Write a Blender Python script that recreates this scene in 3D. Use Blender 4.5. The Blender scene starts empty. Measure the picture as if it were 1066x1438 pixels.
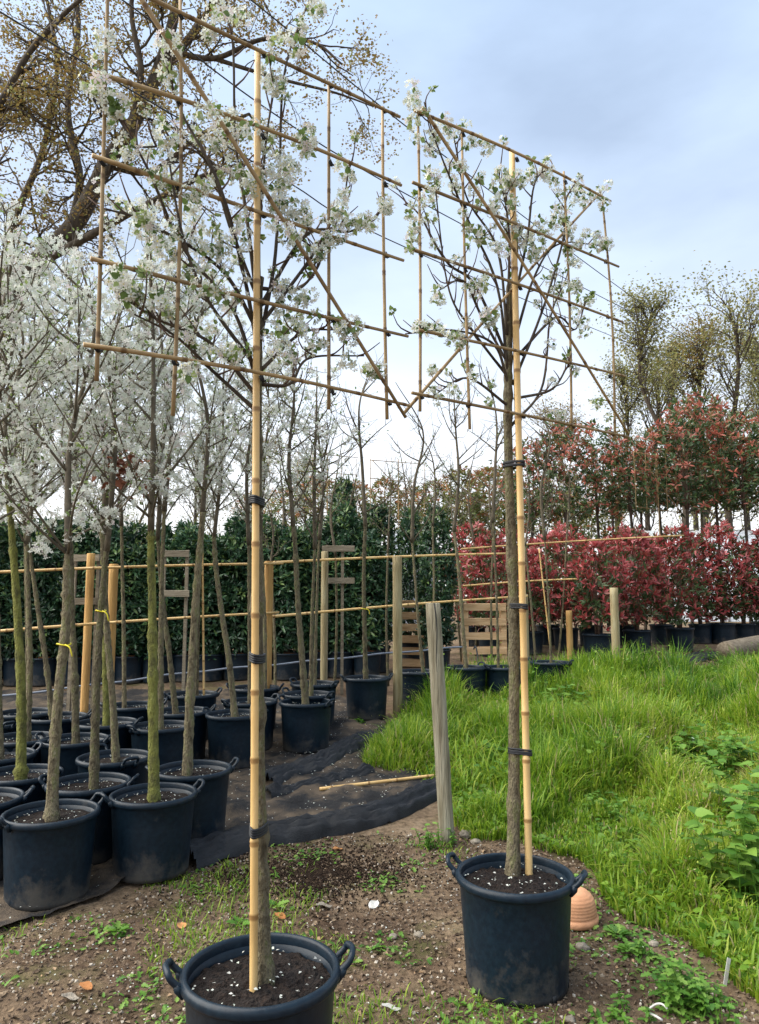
import bpy, math, random
import numpy as np
from mathutils import Vector
R = math.radians
rng = np.random.default_rng(7)
random.seed(7)
scene = bpy.context.scene
col = scene.collection

# ------------------------------------------------------------------ camera
EYE, PITCH, FPX, CXP, CYP = 1.51, R(6.54), 1038.6, 533.0, 719.0
cam_d = bpy.data.cameras.new('camera'); cam = bpy.data.objects.new('camera', cam_d); col.objects.link(cam)
cam_d.sensor_fit = 'VERTICAL'; cam_d.sensor_height = 36; cam_d.lens = 26
cam_d.clip_end = 2000; cam_d.clip_start = 0.05
cam.location = (0, 0, EYE); cam.rotation_euler = (R(90) + PITCH, 0, 0)
scene.camera = cam

# ------------------------------------------------------------------ sky, sun, exposure
SUN_EL, SUN_AZ = R(50), R(-92)          # azimuth from +Y, negative = left
w = bpy.data.worlds.new('World'); scene.world = w; w.use_nodes = True
nt = w.node_tree; N = nt.nodes; L = nt.links; N.clear()
out = N.new('ShaderNodeOutputWorld'); bg = N.new('ShaderNodeBackground'); L.new(bg.outputs[0], out.inputs[0])
sky = N.new('ShaderNodeTexSky'); sky.sky_type = 'NISHITA'; sky.sun_disc = False
sky.sun_elevation = SUN_EL; sky.sun_rotation = SUN_AZ; sky.air_density = 1.0; sky.dust_density = 3.5; sky.ozone_density = 1.3
tc = N.new('ShaderNodeTexCoord')
mp = N.new('ShaderNodeMapping'); mp.inputs['Scale'].default_value = (1.0, 1.0, 2.6); mp.inputs['Rotation'].default_value = (0.15, 0.3, 0.6)
mp.inputs['Location'].default_value = (0.35, 0.1, 0.2)
L.new(tc.outputs['Generated'], mp.inputs[0])
nz = N.new('ShaderNodeTexNoise'); nz.inputs['Scale'].default_value = 1.7; nz.inputs['Detail'].default_value = 6; nz.inputs['Roughness'].default_value = 0.5
L.new(mp.outputs[0], nz.inputs['Vector'])
rp = N.new('ShaderNodeValToRGB'); rp.color_ramp.elements[0].position = 0.32; rp.color_ramp.elements[0].color = (.42, .42, .42, 1)
rp.color_ramp.elements[1].position = 0.68; rp.color_ramp.elements[1].color = (.88, .88, .88, 1)
L.new(nz.outputs['Fac'], rp.inputs[0])
# thicker, whiter veil of cloud low over the land
sx = N.new('ShaderNodeSeparateXYZ'); L.new(tc.outputs['Generated'], sx.inputs[0])
mr = N.new('ShaderNodeMapRange'); mr.inputs['From Min'].default_value = 0.0; mr.inputs['From Max'].default_value = 0.75
L.new(sx.outputs['Z'], mr.inputs['Value'])
cr = N.new('ShaderNodeValToRGB')
cr.color_ramp.elements[0].position = 0.0; cr.color_ramp.elements[0].color = (9.6, 9.5, 9.2, 1)
e = cr.color_ramp.elements.new(0.45); e.color = (7.4, 8.5, 10.2, 1)
cr.color_ramp.elements[-1].position = 1.0; cr.color_ramp.elements[-1].color = (6.0, 7.9, 10.6, 1)
L.new(mr.outputs[0], cr.inputs[0])
mx = N.new('ShaderNodeMix'); mx.data_type = 'RGBA'
vl = N.new('ShaderNodeMapRange'); vl.inputs['From Min'].default_value = 0.0; vl.inputs['From Max'].default_value = 0.42; vl.inputs['To Min'].default_value = .55; vl.inputs['To Max'].default_value = 0.
L.new(sx.outputs['Z'], vl.inputs['Value'])
vs = N.new('ShaderNodeMath'); vs.operation = 'ADD'; vs.use_clamp = True; L.new(vl.outputs[0], vs.inputs[0]); L.new(rp.outputs[0], vs.inputs[1])
L.new(vs.outputs[0], mx.inputs[0]); L.new(sky.outputs[0], mx.inputs[6]); L.new(cr.outputs[0], mx.inputs[7])
L.new(mx.outputs[2], bg.inputs[0]); bg.inputs[1].default_value = 0.057
sd = bpy.data.lights.new('sun', 'SUN'); sd.energy = 3.6; sd.angle = R(85); sd.color = (1.0, .94, .84)
so = bpy.data.objects.new('sun', sd); col.objects.link(so)
sdir = Vector((math.sin(SUN_AZ) * math.cos(SUN_EL), math.cos(SUN_AZ) * math.cos(SUN_EL), math.sin(SUN_EL)))
so.rotation_euler = sdir.to_track_quat('Z', 'Y').to_euler(); so.location = (-8, 4, 12)
scene.view_settings.view_transform = 'Standard'; scene.view_settings.look = 'None'
scene.view_settings.gamma = 1; scene.view_settings.use_curve_mapping = False
scene.view_settings.exposure = 1.35
scene.render.engine = 'CYCLES'
scene.cycles.max_bounces = 6; scene.cycles.diffuse_bounces = 3; scene.cycles.glossy_bounces = 2; scene.cycles.transmission_bounces = 3

# ------------------------------------------------------------------ place helpers
def g(x, y):
    """ground height: level where one stands, then a gentle rise away"""
    y = np.asarray(y, float)
    t = np.clip(y - 3.6, 0, None); t2 = np.minimum(t, 9.6)
    s = np.where(t2 < .8, t2 * t2 / 1.6, t2 - .4)
    return .068 * s
def ray(px, py):
    dx = (px - CXP) / FPX; dy = -(py - CYP) / FPX
    c, s = math.cos(PITCH), math.sin(PITCH)
    return np.array([dx, c - s * dy, s + c * dy])
def atY(px, py, Y):
    d = ray(px, py); return d * (Y / d[1]) + np.array([0, 0, EYE])
def gnd(px, py, h=0.0):
    d = ray(px, py); lo, hi = .3, 60.
    for _ in range(60):
        m = (lo + hi) / 2; p = d * m; z = EYE + p[2]
        if z > g(p[0], p[1]) + h: lo = m
        else: hi = m
    p = d * lo; p[2] += EYE; return p
def onplane(px, py, P, u):
    d = ray(px, py); n = np.array([-u[1], u[0], 0.]); O = np.array([0, 0, EYE])
    return O + d * (np.dot(np.asarray(P) - O, n) / np.dot(d, n))

# ------------------------------------------------------------------ numpy value noise
_perm = rng.permutation(512); _tab = rng.random(512)
def vnoise(x, y, z=0.0):
    x, y, z = np.broadcast_arrays(np.asarray(x, float), np.asarray(y, float), np.asarray(z, float))
    xi, yi, zi = np.floor(x).astype(int), np.floor(y).astype(int), np.floor(z).astype(int)
    xf, yf, zf = x - xi, y - yi, z - zi
    f = lambda t: t * t * (3 - 2 * t)
    xf, yf, zf = f(xf), f(yf), f(zf)
    def h(a, b, c): return _tab[(_perm[(_perm[(a) % 512] + b) % 512] + c) % 512]
    r = 0
    for i in (0, 1):
        for j in (0, 1):
            for k in (0, 1):
                r = r + h(xi + i, yi + j, zi + k) * (xf if i else 1 - xf) * (yf if j else 1 - yf) * (zf if k else 1 - zf)
    return r
def fbm(x, y, z=0.0, o=4):
    s = 0; a = .5; f = 1
    for _ in range(o):
        s = s + a * vnoise(x * f, y * f, z * f + 7.3 * f); a *= .5; f *= 2.03
    return s

# ------------------------------------------------------------------ mesh builder
class MB:
    def __init__(s): s.v = []; s.f = []; s.r = []; s.m = []; s.n = 0
    def add(s, v, f, mi=0, rnd=0.5):
        v = np.asarray(v, float).reshape(-1, 3); f = np.asarray(f, int)
        s.v.append(v); s.f.append(f + s.n); s.n += len(v)
        s.r.append(np.broadcast_to(np.asarray(rnd, float), (len(v),))); s.m.append(np.broadcast_to(np.asarray(mi, int), (len(f),)))
    def mesh(s, name, mats, smooth=True, origin=None):
        v = np.concatenate(s.v)
        if origin is not None: v = v - np.asarray(origin)
        me = bpy.data.meshes.new(name)
        loops = np.concatenate([f.ravel() for f in s.f]); tot = np.concatenate([np.full(len(f), f.shape[1]) for f in s.f])
        st = np.concatenate([[0], np.cumsum(tot)[:-1]])
        me.vertices.add(len(v)); me.vertices.foreach_set('co', v.ravel().astype('f'))
        me.loops.add(len(loops)); me.loops.foreach_set('vertex_index', loops.astype('i'))
        me.polygons.add(len(tot)); me.polygons.foreach_set('loop_start', st.astype('i'))
        me.polygons.foreach_set('material_index', np.concatenate(s.m).astype('i'))
        me.polygons.foreach_set('use_smooth', np.full(len(tot), smooth))
        a = me.attributes.new('rnd', 'FLOAT', 'POINT'); a.data.foreach_set('value', np.concatenate(s.r).astype('f'))
        for m in (mats if isinstance(mats, (list, tuple)) else [mats]): me.materials.append(m)
        me.update(); me.validate(); return me
def ob(name, me, parent=None, loc=(0, 0, 0), rot=(0, 0, 0), scale=None, kind=None):
    o = bpy.data.objects.new(name, me); col.objects.link(o); o.location = tuple(float(c) for c in loc); o.rotation_euler = rot
    if scale is not None: o.scale = (scale,) * 3 if np.isscalar(scale) else scale
    if parent is not None: o.parent = parent
    if kind: o['kind'] = kind
    return o
def tag(o, label, cat, group=None):
    o['label'] = label; o['category'] = cat
    if group: o['group'] = group
    return o
def thing(name, label, cat, loc, group=None, rz=0):
    return tag(ob(name, None, None, loc, (0, 0, rz)), label, cat, group)

def spline(pts, n):
    """Catmull-Rom resample"""
    p = np.asarray(pts, float)
    if len(p) == 2: t = np.linspace(0, 1, n)[:, None]; return p[0] * (1 - t) + p[1] * t
    q = np.vstack([2 * p[0] - p[1], p, 2 * p[-1] - p[-2]]); o = []
    for t in np.linspace(0, len(p) - 1 - 1e-9, n):
        i = int(t); f = t - i; a, b, c, d = q[i:i + 4]
        o.append(.5 * ((2 * b) + (c - a) * f + (2 * a - 5 * b + 4 * c - d) * f * f + (3 * b - a - 3 * c + d) * f ** 3))
    return np.array(o)
def tube(mb, pts, rad, sides=6, mi=0, rnd=.5, cap=True, rough=0., seed=0.):
    p = np.asarray(pts, float); n = len(p); rad = np.broadcast_to(np.asarray(rad, float), (n,))
    t = np.gradient(p, axis=0); t /= np.linalg.norm(t, axis=1)[:, None] + 1e-12
    a = np.array([1., 0, 0]) if abs(t[0][0]) < .8 else np.array([0, 1., 0])
    fr = []
    u = a - t[0] * np.dot(a, t[0]); u /= np.linalg.norm(u)
    for i in range(n):
        u = u - t[i] * np.dot(u, t[i]); u /= np.linalg.norm(u) + 1e-12; fr.append((u, np.cross(t[i], u)))
    U = np.array([f[0] for f in fr]); W = np.array([f[1] for f in fr])
    an = np.arange(sides) * 2 * math.pi / sides
    c, s_ = np.cos(an), np.sin(an)
    rr = rad[:, None] * np.ones(sides)
    if rough:
        rr = rr * (1 + rough * (fbm(c[None, :] * 1.3 + seed, s_[None, :] * 1.3 + p[:, 2:3] * 14, seed + p[:, 2:3] * 3, 3) - .45) * 2)
    v = p[:, None, :] + U[:, None, :] * (rr * c)[:, :, None] + W[:, None, :] * (rr * s_)[:, :, None]
    idx = np.arange(n * sides).reshape(n, sides); nx = np.roll(idx, -1, 1)
    f = np.stack([idx[:-1], nx[:-1], nx[1:], idx[1:]], -1).reshape(-1, 4)
    mb.add(v.reshape(-1, 3), f, mi, rnd)
    if cap:
        b = mb.n - n * sides; i2 = np.arange(sides)
        mb.v.append(np.zeros((0, 3))); mb.r.append(np.zeros(0))
        mb.f.append(np.array([b + (n - 1) * sides + i2])); mb.m.append(np.array([mi]))
        mb.f.append(np.array([b + i2[::-1]])); mb.m.append(np.array([mi]))
def lathe(mb, prof, sides=48, mi=0, close=False):
    pr = np.asarray(prof, float); an = np.arange(sides) * 2 * math.pi / sides
    v = np.stack([pr[:, 0:1] * np.cos(an), pr[:, 0:1] * np.sin(an), pr[:, 1:2] + 0 * an], -1)
    n = len(pr); idx = np.arange(n * sides).reshape(n, sides); nx = np.roll(idx, -1, 1)
    f = np.stack([idx[:-1], nx[:-1], nx[1:], idx[1:]], -1).reshape(-1, 4)
    mb.add(v.reshape(-1, 3), f, mi)
    if close:
        b = mb.n - n * sides; i2 = np.arange(sides)
        mb.v.append(np.zeros((0, 3))); mb.r.append(np.zeros(0))
        mb.f.append(np.array([b + i2[::-1]])); mb.m.append(np.array([mi]))
BOXF = np.array([[0, 3, 2, 1], [4, 5, 6, 7], [0, 1, 5, 4], [1, 2, 6, 5], [2, 3, 7, 6], [3, 0, 4, 7]])
def box(mb, c, sx, sy, sz, rz=0., mi=0, rnd=.5, jit=0.):
    q = np.array([[-1, -1, -1], [1, -1, -1], [1, 1, -1], [-1, 1, -1], [-1, -1, 1], [1, -1, 1], [1, 1, 1], [-1, 1, 1]], float) * np.array([sx, sy, sz]) / 2
    if jit: q = q + (rng.random(q.shape) - .5) * jit
    ca, sa = math.cos(rz), math.sin(rz)
    q = np.stack([q[:, 0] * ca - q[:, 1] * sa, q[:, 0] * sa + q[:, 1] * ca, q[:, 2]], -1)
    mb.add(q + np.asarray(c), BOXF, mi, rnd)
def frames(D, twist=None, up=(0, 0, 1)):
    """orthonormal frames whose second axis is D (leaf length) and third the blade normal"""
    D = D / (np.linalg.norm(D, axis=1)[:, None] + 1e-9); n = len(D)
    upv = np.tile(np.asarray(up, float), (n, 1)) + rng.normal(0, .35, (n, 3)) if twist is None else twist
    X = np.cross(D, upv); X /= np.linalg.norm(X, axis=1)[:, None] + 1e-9
    Z = np.cross(X, D); return np.stack([X, D, Z], -1)
def scatter(mb, T, F, P, Fr, S, mi=0, rnd=None):
    n = len(P); k = len(T); S = np.broadcast_to(np.asarray(S, float), (n,))
    v = np.einsum('nij,kj->nki', Fr, T) * S[:, None, None] + np.asarray(P)[:, None, :]
    f = (np.asarray(F)[None] + (np.arange(n) * k)[:, None, None]).reshape(-1, F.shape[1])
    r = rng.random(n) if rnd is None else np.broadcast_to(rnd, (n,))
    mb.add(v.reshape(-1, 3), f, mi, np.repeat(r, k))
def unit(v): v = np.asarray(v, float); return v / (np.linalg.norm(v, axis=-1, keepdims=True) + 1e-9)
def rdir(n, zmin=-1., zmax=1.):
    z = rng.uniform(zmin, zmax, n); a = rng.uniform(0, 2 * math.pi, n); q = np.sqrt(1 - z * z)
    return np.stack([q * np.cos(a), q * np.sin(a), z], -1)
LEAF = np.array([[0, 0, 0], [.26, .42, .07], [0, 1, -.05], [-.26, .42, .07]]); LEAFF = np.array([[0, 1, 2], [0, 2, 3]])
LLEAF = np.array([[0, 0, 0], [.15, .3, .05], [.13, .65, .04], [0, 1, -.08], [-.13, .65, .04], [-.15, .3, .05], [0, .5, -.0]])
LLEAFF = np.array([[0, 1, 6], [1, 2, 6], [2, 3, 6], [3, 4, 6], [4, 5, 6], [5, 0, 6]])
BLEAF = np.array([[0, 0, 0], [.3, .12, .05], [.40, .38, .08], [.2, .75, .02], [0, 1, -.1], [-.2, .75, .02], [-.40, .38, .08], [-.3, .12, .05], [0, .4, -.02], [0, .75, -.04]])
BLEAFF = np.array([[0, 1, 8], [1, 2, 8], [2, 3, 8], [3, 9, 8], [3, 4, 9], [4, 5, 9], [5, 8, 9], [5, 6, 8], [6, 7, 8], [7, 0, 8]])
def flower():
    v = [[0, 0, 0]]; f = []
    for k in range(5):
        a = k * 2 * math.pi / 5
        for da, r, z in ((-.46, .62, .16), (-.2, 1.0, .2), (.2, 1.0, .2), (.46, .62, .16)):
            v.append([r * math.cos(a + da), r * math.sin(a + da), z])
        b = 1 + 4 * k; f += [[0, b, b + 1], [0, b + 1, b + 2], [0, b + 2, b + 3]]
    return np.array(v), np.array(f)
FLV, FLF = flower()

# ------------------------------------------------------------------ materials
def _nodes(name):
    m = bpy.data.materials.new(name); m.use_nodes = True; t = m.node_tree
    return m, t.nodes, t.links, t.nodes['Principled BSDF']
def ramp(N, stops):
    r = N.new('ShaderNodeValToRGB'); els = r.color_ramp.elements
    for i, (p, c) in enumerate(stops):
        e = els[i] if i < 2 else els.new(p)
        e.position = p; e.color = (*c, 1)
    return r
def pm(name, stops, scale=5., rough=.8, bump=.0, bscale=None, detail=6, stretch=(1, 1, 1), objrand=0., spec=.3):
    m, N, L, b = _nodes(name)
    tc = N.new('ShaderNodeTexCoord'); mp = N.new('ShaderNodeMapping'); mp.inputs['Scale'].default_value = stretch
    oi = N.new('ShaderNodeObjectInfo'); ad = N.new('ShaderNodeVectorMath'); ad.operation = 'ADD'
    ml = N.new('ShaderNodeVectorMath'); ml.operation = 'SCALE'; ml.inputs[3].default_value = 1.0
    cb = N.new('ShaderNodeCombineXYZ'); mul = N.new('ShaderNodeMath'); mul.operation = 'MULTIPLY'; mul.inputs[1].default_value = 37.
    L.new(oi.outputs['Random'], mul.inputs[0])
    for i in range(3): L.new(mul.outputs[0], cb.inputs[i])
    L.new(tc.outputs['Object'], mp.inputs[0]); L.new(mp.outputs[0], ad.inputs[0]); L.new(cb.outputs[0], ad.inputs[1])
    nz = N.new('ShaderNodeTexNoise'); nz.inputs['Scale'].default_value = scale; nz.inputs['Detail'].default_value = detail; nz.inputs['Roughness'].default_value = .62
    L.new(ad.outputs[0], nz.inputs['Vector'])
    r = ramp(N, stops); L.new(nz.outputs['Fac'], r.inputs[0]); src = r.outputs[0]
    if objrand:
        hs = N.new('ShaderNodeHueSaturation'); mr = N.new('ShaderNodeMapRange')
        mr.inputs['To Min'].default_value = 1 - objrand; mr.inputs['To Max'].default_value = 1 + objrand
        L.new(oi.outputs['Random'], mr.inputs['Value']); L.new(mr.outputs[0], hs.inputs['Value']); L.new(src, hs.inputs['Color']); src = hs.outputs[0]
    L.new(src, b.inputs['Base Color'])
    b.inputs['Roughness'].default_value = rough; b.inputs['Specular IOR Level'].default_value = spec
    if bump:
        n2 = N.new('ShaderNodeTexNoise'); n2.inputs['Scale'].default_value = bscale or scale * 4; n2.inputs['Detail'].default_value = 5
        L.new(ad.outputs[0], n2.inputs['Vector'])
        bp = N.new('ShaderNodeBump'); bp.inputs['Strength'].default_value = bump; bp.inputs['Distance'].default_value = .02
        L.new(n2.outputs['Fac'], bp.inputs['Height']); L.new(bp.outputs[0], b.inputs['Normal'])
    return m
def lm(name, stops, trans=.35, rough=.5, spec=.3, tcol=1.2, objrand=.0):
    """leaf / petal: colour by the leaf's own random number, some light passes through"""
    m, N, L, b = _nodes(name)
    at = N.new('ShaderNodeAttribute'); at.attribute_name = 'rnd'
    r = ramp(N, stops); L.new(at.outputs['Fac'], r.inputs[0]); src = r.outputs[0]
    if objrand:
        oi = N.new('ShaderNodeObjectInfo')
        hs = N.new('ShaderNodeHueSaturation'); mr = N.new('ShaderNodeMapRange')
        mr.inputs['To Min'].default_value = 1 - objrand; mr.inputs['To Max'].default_value = 1 + objrand
        L.new(oi.outputs['Random'], mr.inputs['Value']); L.new(mr.outputs[0], hs.inputs['Value']); L.new(src, hs.inputs['Color']); src = hs.outputs[0]
    L.new(src, b.inputs['Base Color']); b.inputs['Roughness'].default_value = rough; b.inputs['Specular IOR Level'].default_value = spec
    if trans:
        tr = N.new('ShaderNodeBsdfTranslucent'); mxs = N.new('ShaderNodeMixShader'); mxs.inputs[0].default_value = trans
        L.new(src, tr.inputs[0]); L.new(b.outputs[0], mxs.inputs[1]); L.new(tr.outputs[0], mxs.inputs[2])
        L.new(mxs.outputs[0], N['Material Output'].inputs[0])
    return m
M = {}
M['bamboo'] = pm('bamboo', [(.3, (.40, .25, .09)), (.5, (.58, .38, .15)), (.72, (.66, .47, .22))], 6, .45, .1, 60, stretch=(1, 1, .25), objrand=.15, spec=.4)
def nodes_dark(m):
    N, L = m.node_tree.nodes, m.node_tree.links; b = N['Principled BSDF']; src = b.inputs['Base Color'].links[0].from_socket
    at = N.new('ShaderNodeAttribute'); at.attribute_name = 'rnd'; mx = N.new('ShaderNodeMix'); mx.data_type = 'RGBA'; mx.blend_type = 'MULTIPLY'; mx.inputs[0].default_value = 1
    r = ramp(N, [(.0, (.45, .38, .32)), (.8, (1, 1, 1))]); L.new(at.outputs['Fac'], r.inputs[0]); L.new(src, mx.inputs[6]); L.new(r.outputs[0], mx.inputs[7]); L.new(mx.outputs[2], b.inputs['Base Color'])
M['bamboo_backlit'] = pm('bamboo_weathered_backlit', [(.3, (.17, .11, .05)), (.5, (.28, .19, .09)), (.72, (.36, .26, .14))], 9, .6, .15, 60, stretch=(1, 1, .5), objrand=.2)  # weathered brown canes; part of the darkness is backlit shade put into the colour
nodes_dark(M['bamboo']); nodes_dark(M['bamboo_backlit'])
M['node'] = pm('bamboo_node', [(.3, (.24, .14, .06)), (.7, (.42, .28, .13))], 30, .6)
M['bark'] = pm('bark', [(.28, (.04, .031, .019)), (.42, (.10, .083, .05)), (.52, (.165, .14, .088)), (.60, (.125, .125, .05)), (.70, (.23, .205, .14)), (.82, (.34, .31, .23))], 34, .95, .9, 120, stretch=(1, 1, .45), objrand=.25)
M['bark_moss'] = pm('bark_moss', [(.26, (.045, .042, .02)), (.44, (.11, .11, .035)), (.56, (.165, .17, .04)), (.68, (.21, .215, .07)), (.82, (.27, .26, .15))], 24, .95, .9, 110, stretch=(1, 1, .5))
M['bark_dark'] = pm('bark_dark', [(.3, (.025, .02, .016)), (.55, (.07, .055, .04)), (.75, (.13, .11, .075))], 8, .9, .8, 30, stretch=(1, 1, .4))
M['bark_crown'] = pm('bark_crown', [(.25, (.05, .04, .028)), (.6, (.12, .10, .07)), (.8, (.2, .18, .12))], 13, .9)
M['twig'] = pm('twig', [(.3, (.05, .03, .024)), (.7, (.13, .085, .06))], 20, .85)
M['petal'] = lm('petal', [(0., (.60, .53, .54)), (.12, (.60, .60, .55)), (.6, (.63, .66, .61)), (1., (.52, .58, .49))], .34, .6, .2)
M['stamen'] = pm('stamen', [(.3, (.6, .5, .1)), (.7, (.75, .68, .3))], 40, .7)
M['young_leaf'] = lm('young_leaf', [(0., (.08, .13, .035)), (.5, (.15, .22, .06)), (1., (.28, .33, .13))], .45, .45, .35)
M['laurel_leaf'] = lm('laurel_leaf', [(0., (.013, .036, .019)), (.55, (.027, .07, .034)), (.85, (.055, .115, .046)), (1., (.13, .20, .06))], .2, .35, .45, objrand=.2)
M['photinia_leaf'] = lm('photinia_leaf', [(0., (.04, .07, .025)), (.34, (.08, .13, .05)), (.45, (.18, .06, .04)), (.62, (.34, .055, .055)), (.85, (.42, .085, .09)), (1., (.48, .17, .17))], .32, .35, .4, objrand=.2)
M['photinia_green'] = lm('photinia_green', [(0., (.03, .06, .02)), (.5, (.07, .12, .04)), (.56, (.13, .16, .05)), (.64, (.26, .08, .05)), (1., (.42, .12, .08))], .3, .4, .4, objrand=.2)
M['photinia_rust'] = lm('photinia_rust', [(0., (.05, .075, .02)), (.35, (.13, .16, .04)), (.58, (.22, .20, .06)), (.68, (.27, .11, .05)), (1., (.40, .17, .08))], .35, .45, .3, objrand=.2)
M['bronze_leaf'] = lm('bronze_leaf', [(0., (.15, .085, .03)), (.35, (.24, .16, .055)), (.65, (.26, .21, .07)), (1., (.22, .24, .08))], .35, .5, .3)
M['olive_leaf'] = lm('olive_leaf', [(0., (.12, .125, .04)), (.45, (.22, .23, .08)), (.8, (.30, .26, .11)), (1., (.34, .35, .16))], .4, .5, .3)
M['wood_leaf'] = lm('wood_leaf', [(0., (.04, .07, .02)), (.4, (.10, .14, .035)), (.75, (.22, .24, .06)), (1., (.30, .20, .07))], .35, .5, .3)
M['dead_leaf'] = lm('dead_leaf', [(0., (.14, .05, .03)), (1., (.30, .12, .07))], .3, .6, .2)
M['grass'] = lm('grass', [(0., (.055, .15, .012)), (.35, (.15, .28, .02)), (.7, (.30, .41, .035)), (.92, (.42, .46, .08)), (.97, (.44, .42, .12)), (1., (.46, .37, .20))], .45, .45, .35)
M['weed'] = lm('weed', [(0., (.05, .14, .02)), (.5, (.11, .25, .03)), (1., (.22, .36, .07))], .4, .5, .3)
M['nettle'] = lm('nettle', [(0., (.05, .14, .02)), (.5, (.12, .26, .03)), (1., (.22, .36, .06))], .38, .5, .3)
M['soil'] = pm('soil', [(.3, (.005, .0035, .003)), (.55, (.013, .008, .006)), (.75, (.034, .02, .013))], 40, .95, 1., 90)
M['rubber'] = pm('rubber', [(.3, (.008, .009, .011)), (.7, (.02, .022, .026))], 20, .55)
M['rope'] = pm('wire', [(.3, (.02, .02, .02)), (.7, (.04, .04, .04))], 20, .6)
M['ribbon'] = pm('ribbon', [(.3, (.65, .55, .02)), (.7, (.78, .68, .06))], 20, .5)
M['post'] = pm('post', [(.3, (.16, .12, .055)), (.5, (.27, .22, .12)), (.72, (.36, .32, .20))], 7, .85, .6, 25, stretch=(3, 3, .35), objrand=.15)
M['post_grey'] = pm('post_grey', [(.3, (.13, .11, .07)), (.5, (.24, .215, .15)), (.72, (.34, .32, .245))], 9, .9, .8, 30, stretch=(3.5, 3.5, .3))
M['post_new'] = pm('post_new', [(.3, (.26, .14, .045)), (.55, (.40, .24, .085)), (.75, (.48, .31, .12))], 7, .85, .5, 25, stretch=(3, 3, .35), objrand=.15)
M['slat'] = pm('slat', [(.3, (.12, .10, .07)), (.7, (.23, .20, .15))], 8, .85, .4, 30, stretch=(.4, 3, 3), objrand=.2)
M['pallet'] = pm('pallet', [(.3, (.42, .25, .12)), (.55, (.60, .40, .22)), (.75, (.68, .50, .30))], 8, .8, .4, 30, stretch=(.4, 3, 3), objrand=.2)
M['terracotta'] = pm('terracotta', [(.3, (.46, .22, .11)), (.6, (.56, .29, .16)), (.8, (.62, .38, .25))], 9, .8, .2, 40)
M['coir'] = pm('coir', [(.3, (.22, .09, .03)), (.7, (.40, .19, .08))], 60, .95, .8, 90)
M['pipe'] = pm('pipe', [(.3, (.10, .12, .16)), (.7, (.17, .20, .25))], 12, .4)
M['stone'] = pm('stone', [(.3, (.13, .11, .085)), (.7, (.30, .265, .215))], 12, .9, .8, 40, objrand=.3)
M['gravel'] = lm('gravel', [(0., (.05, .035, .025)), (.4, (.12, .085, .06)), (.8, (.22, .17, .12)), (1., (.42, .38, .32))], 0, .9, .2)
M['compost'] = lm('compost', [(0., (.010, .007, .005)), (.7, (.025, .016, .011)), (1., (.06, .04, .026))], 0, .95, .1)
M['litter'] = lm('litter', [(0., (.04, .026, .018)), (.5, (.12, .085, .055)), (.9, (.22, .165, .11)), (1., (.36, .24, .14))], .1, .85, .2)
M['dry_leaf'] = lm('dry_leaf', [(0., (.42, .17, .06)), (1., (.58, .30, .12))], .25, .7, .2)
M['white'] = pm('white_plastic', [(.3, (.38, .37, .33)), (.7, (.58, .57, .53))], 12, .5)
M['poly'] = pm('polythene', [(.3, (.62, .66, .70)), (.7, (.80, .82, .84))], 1.2, .4, stretch=(.3, 1, 1))
M['shed'] = pm('shed_sheet', [(.3, (.30, .34, .40)), (.7, (.42, .46, .52))], 2, .6)
M['steel'] = pm('steel', [(.3, (.30, .31, .32)), (.7, (.42, .43, .44))], 8, .5)
M['log'] = pm('log', [(.3, (.09, .07, .05)), (.55, (.17, .14, .10)), (.75, (.26, .22, .17))], 11, .9, .6, 25, stretch=(.4, 3, 3))

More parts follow.
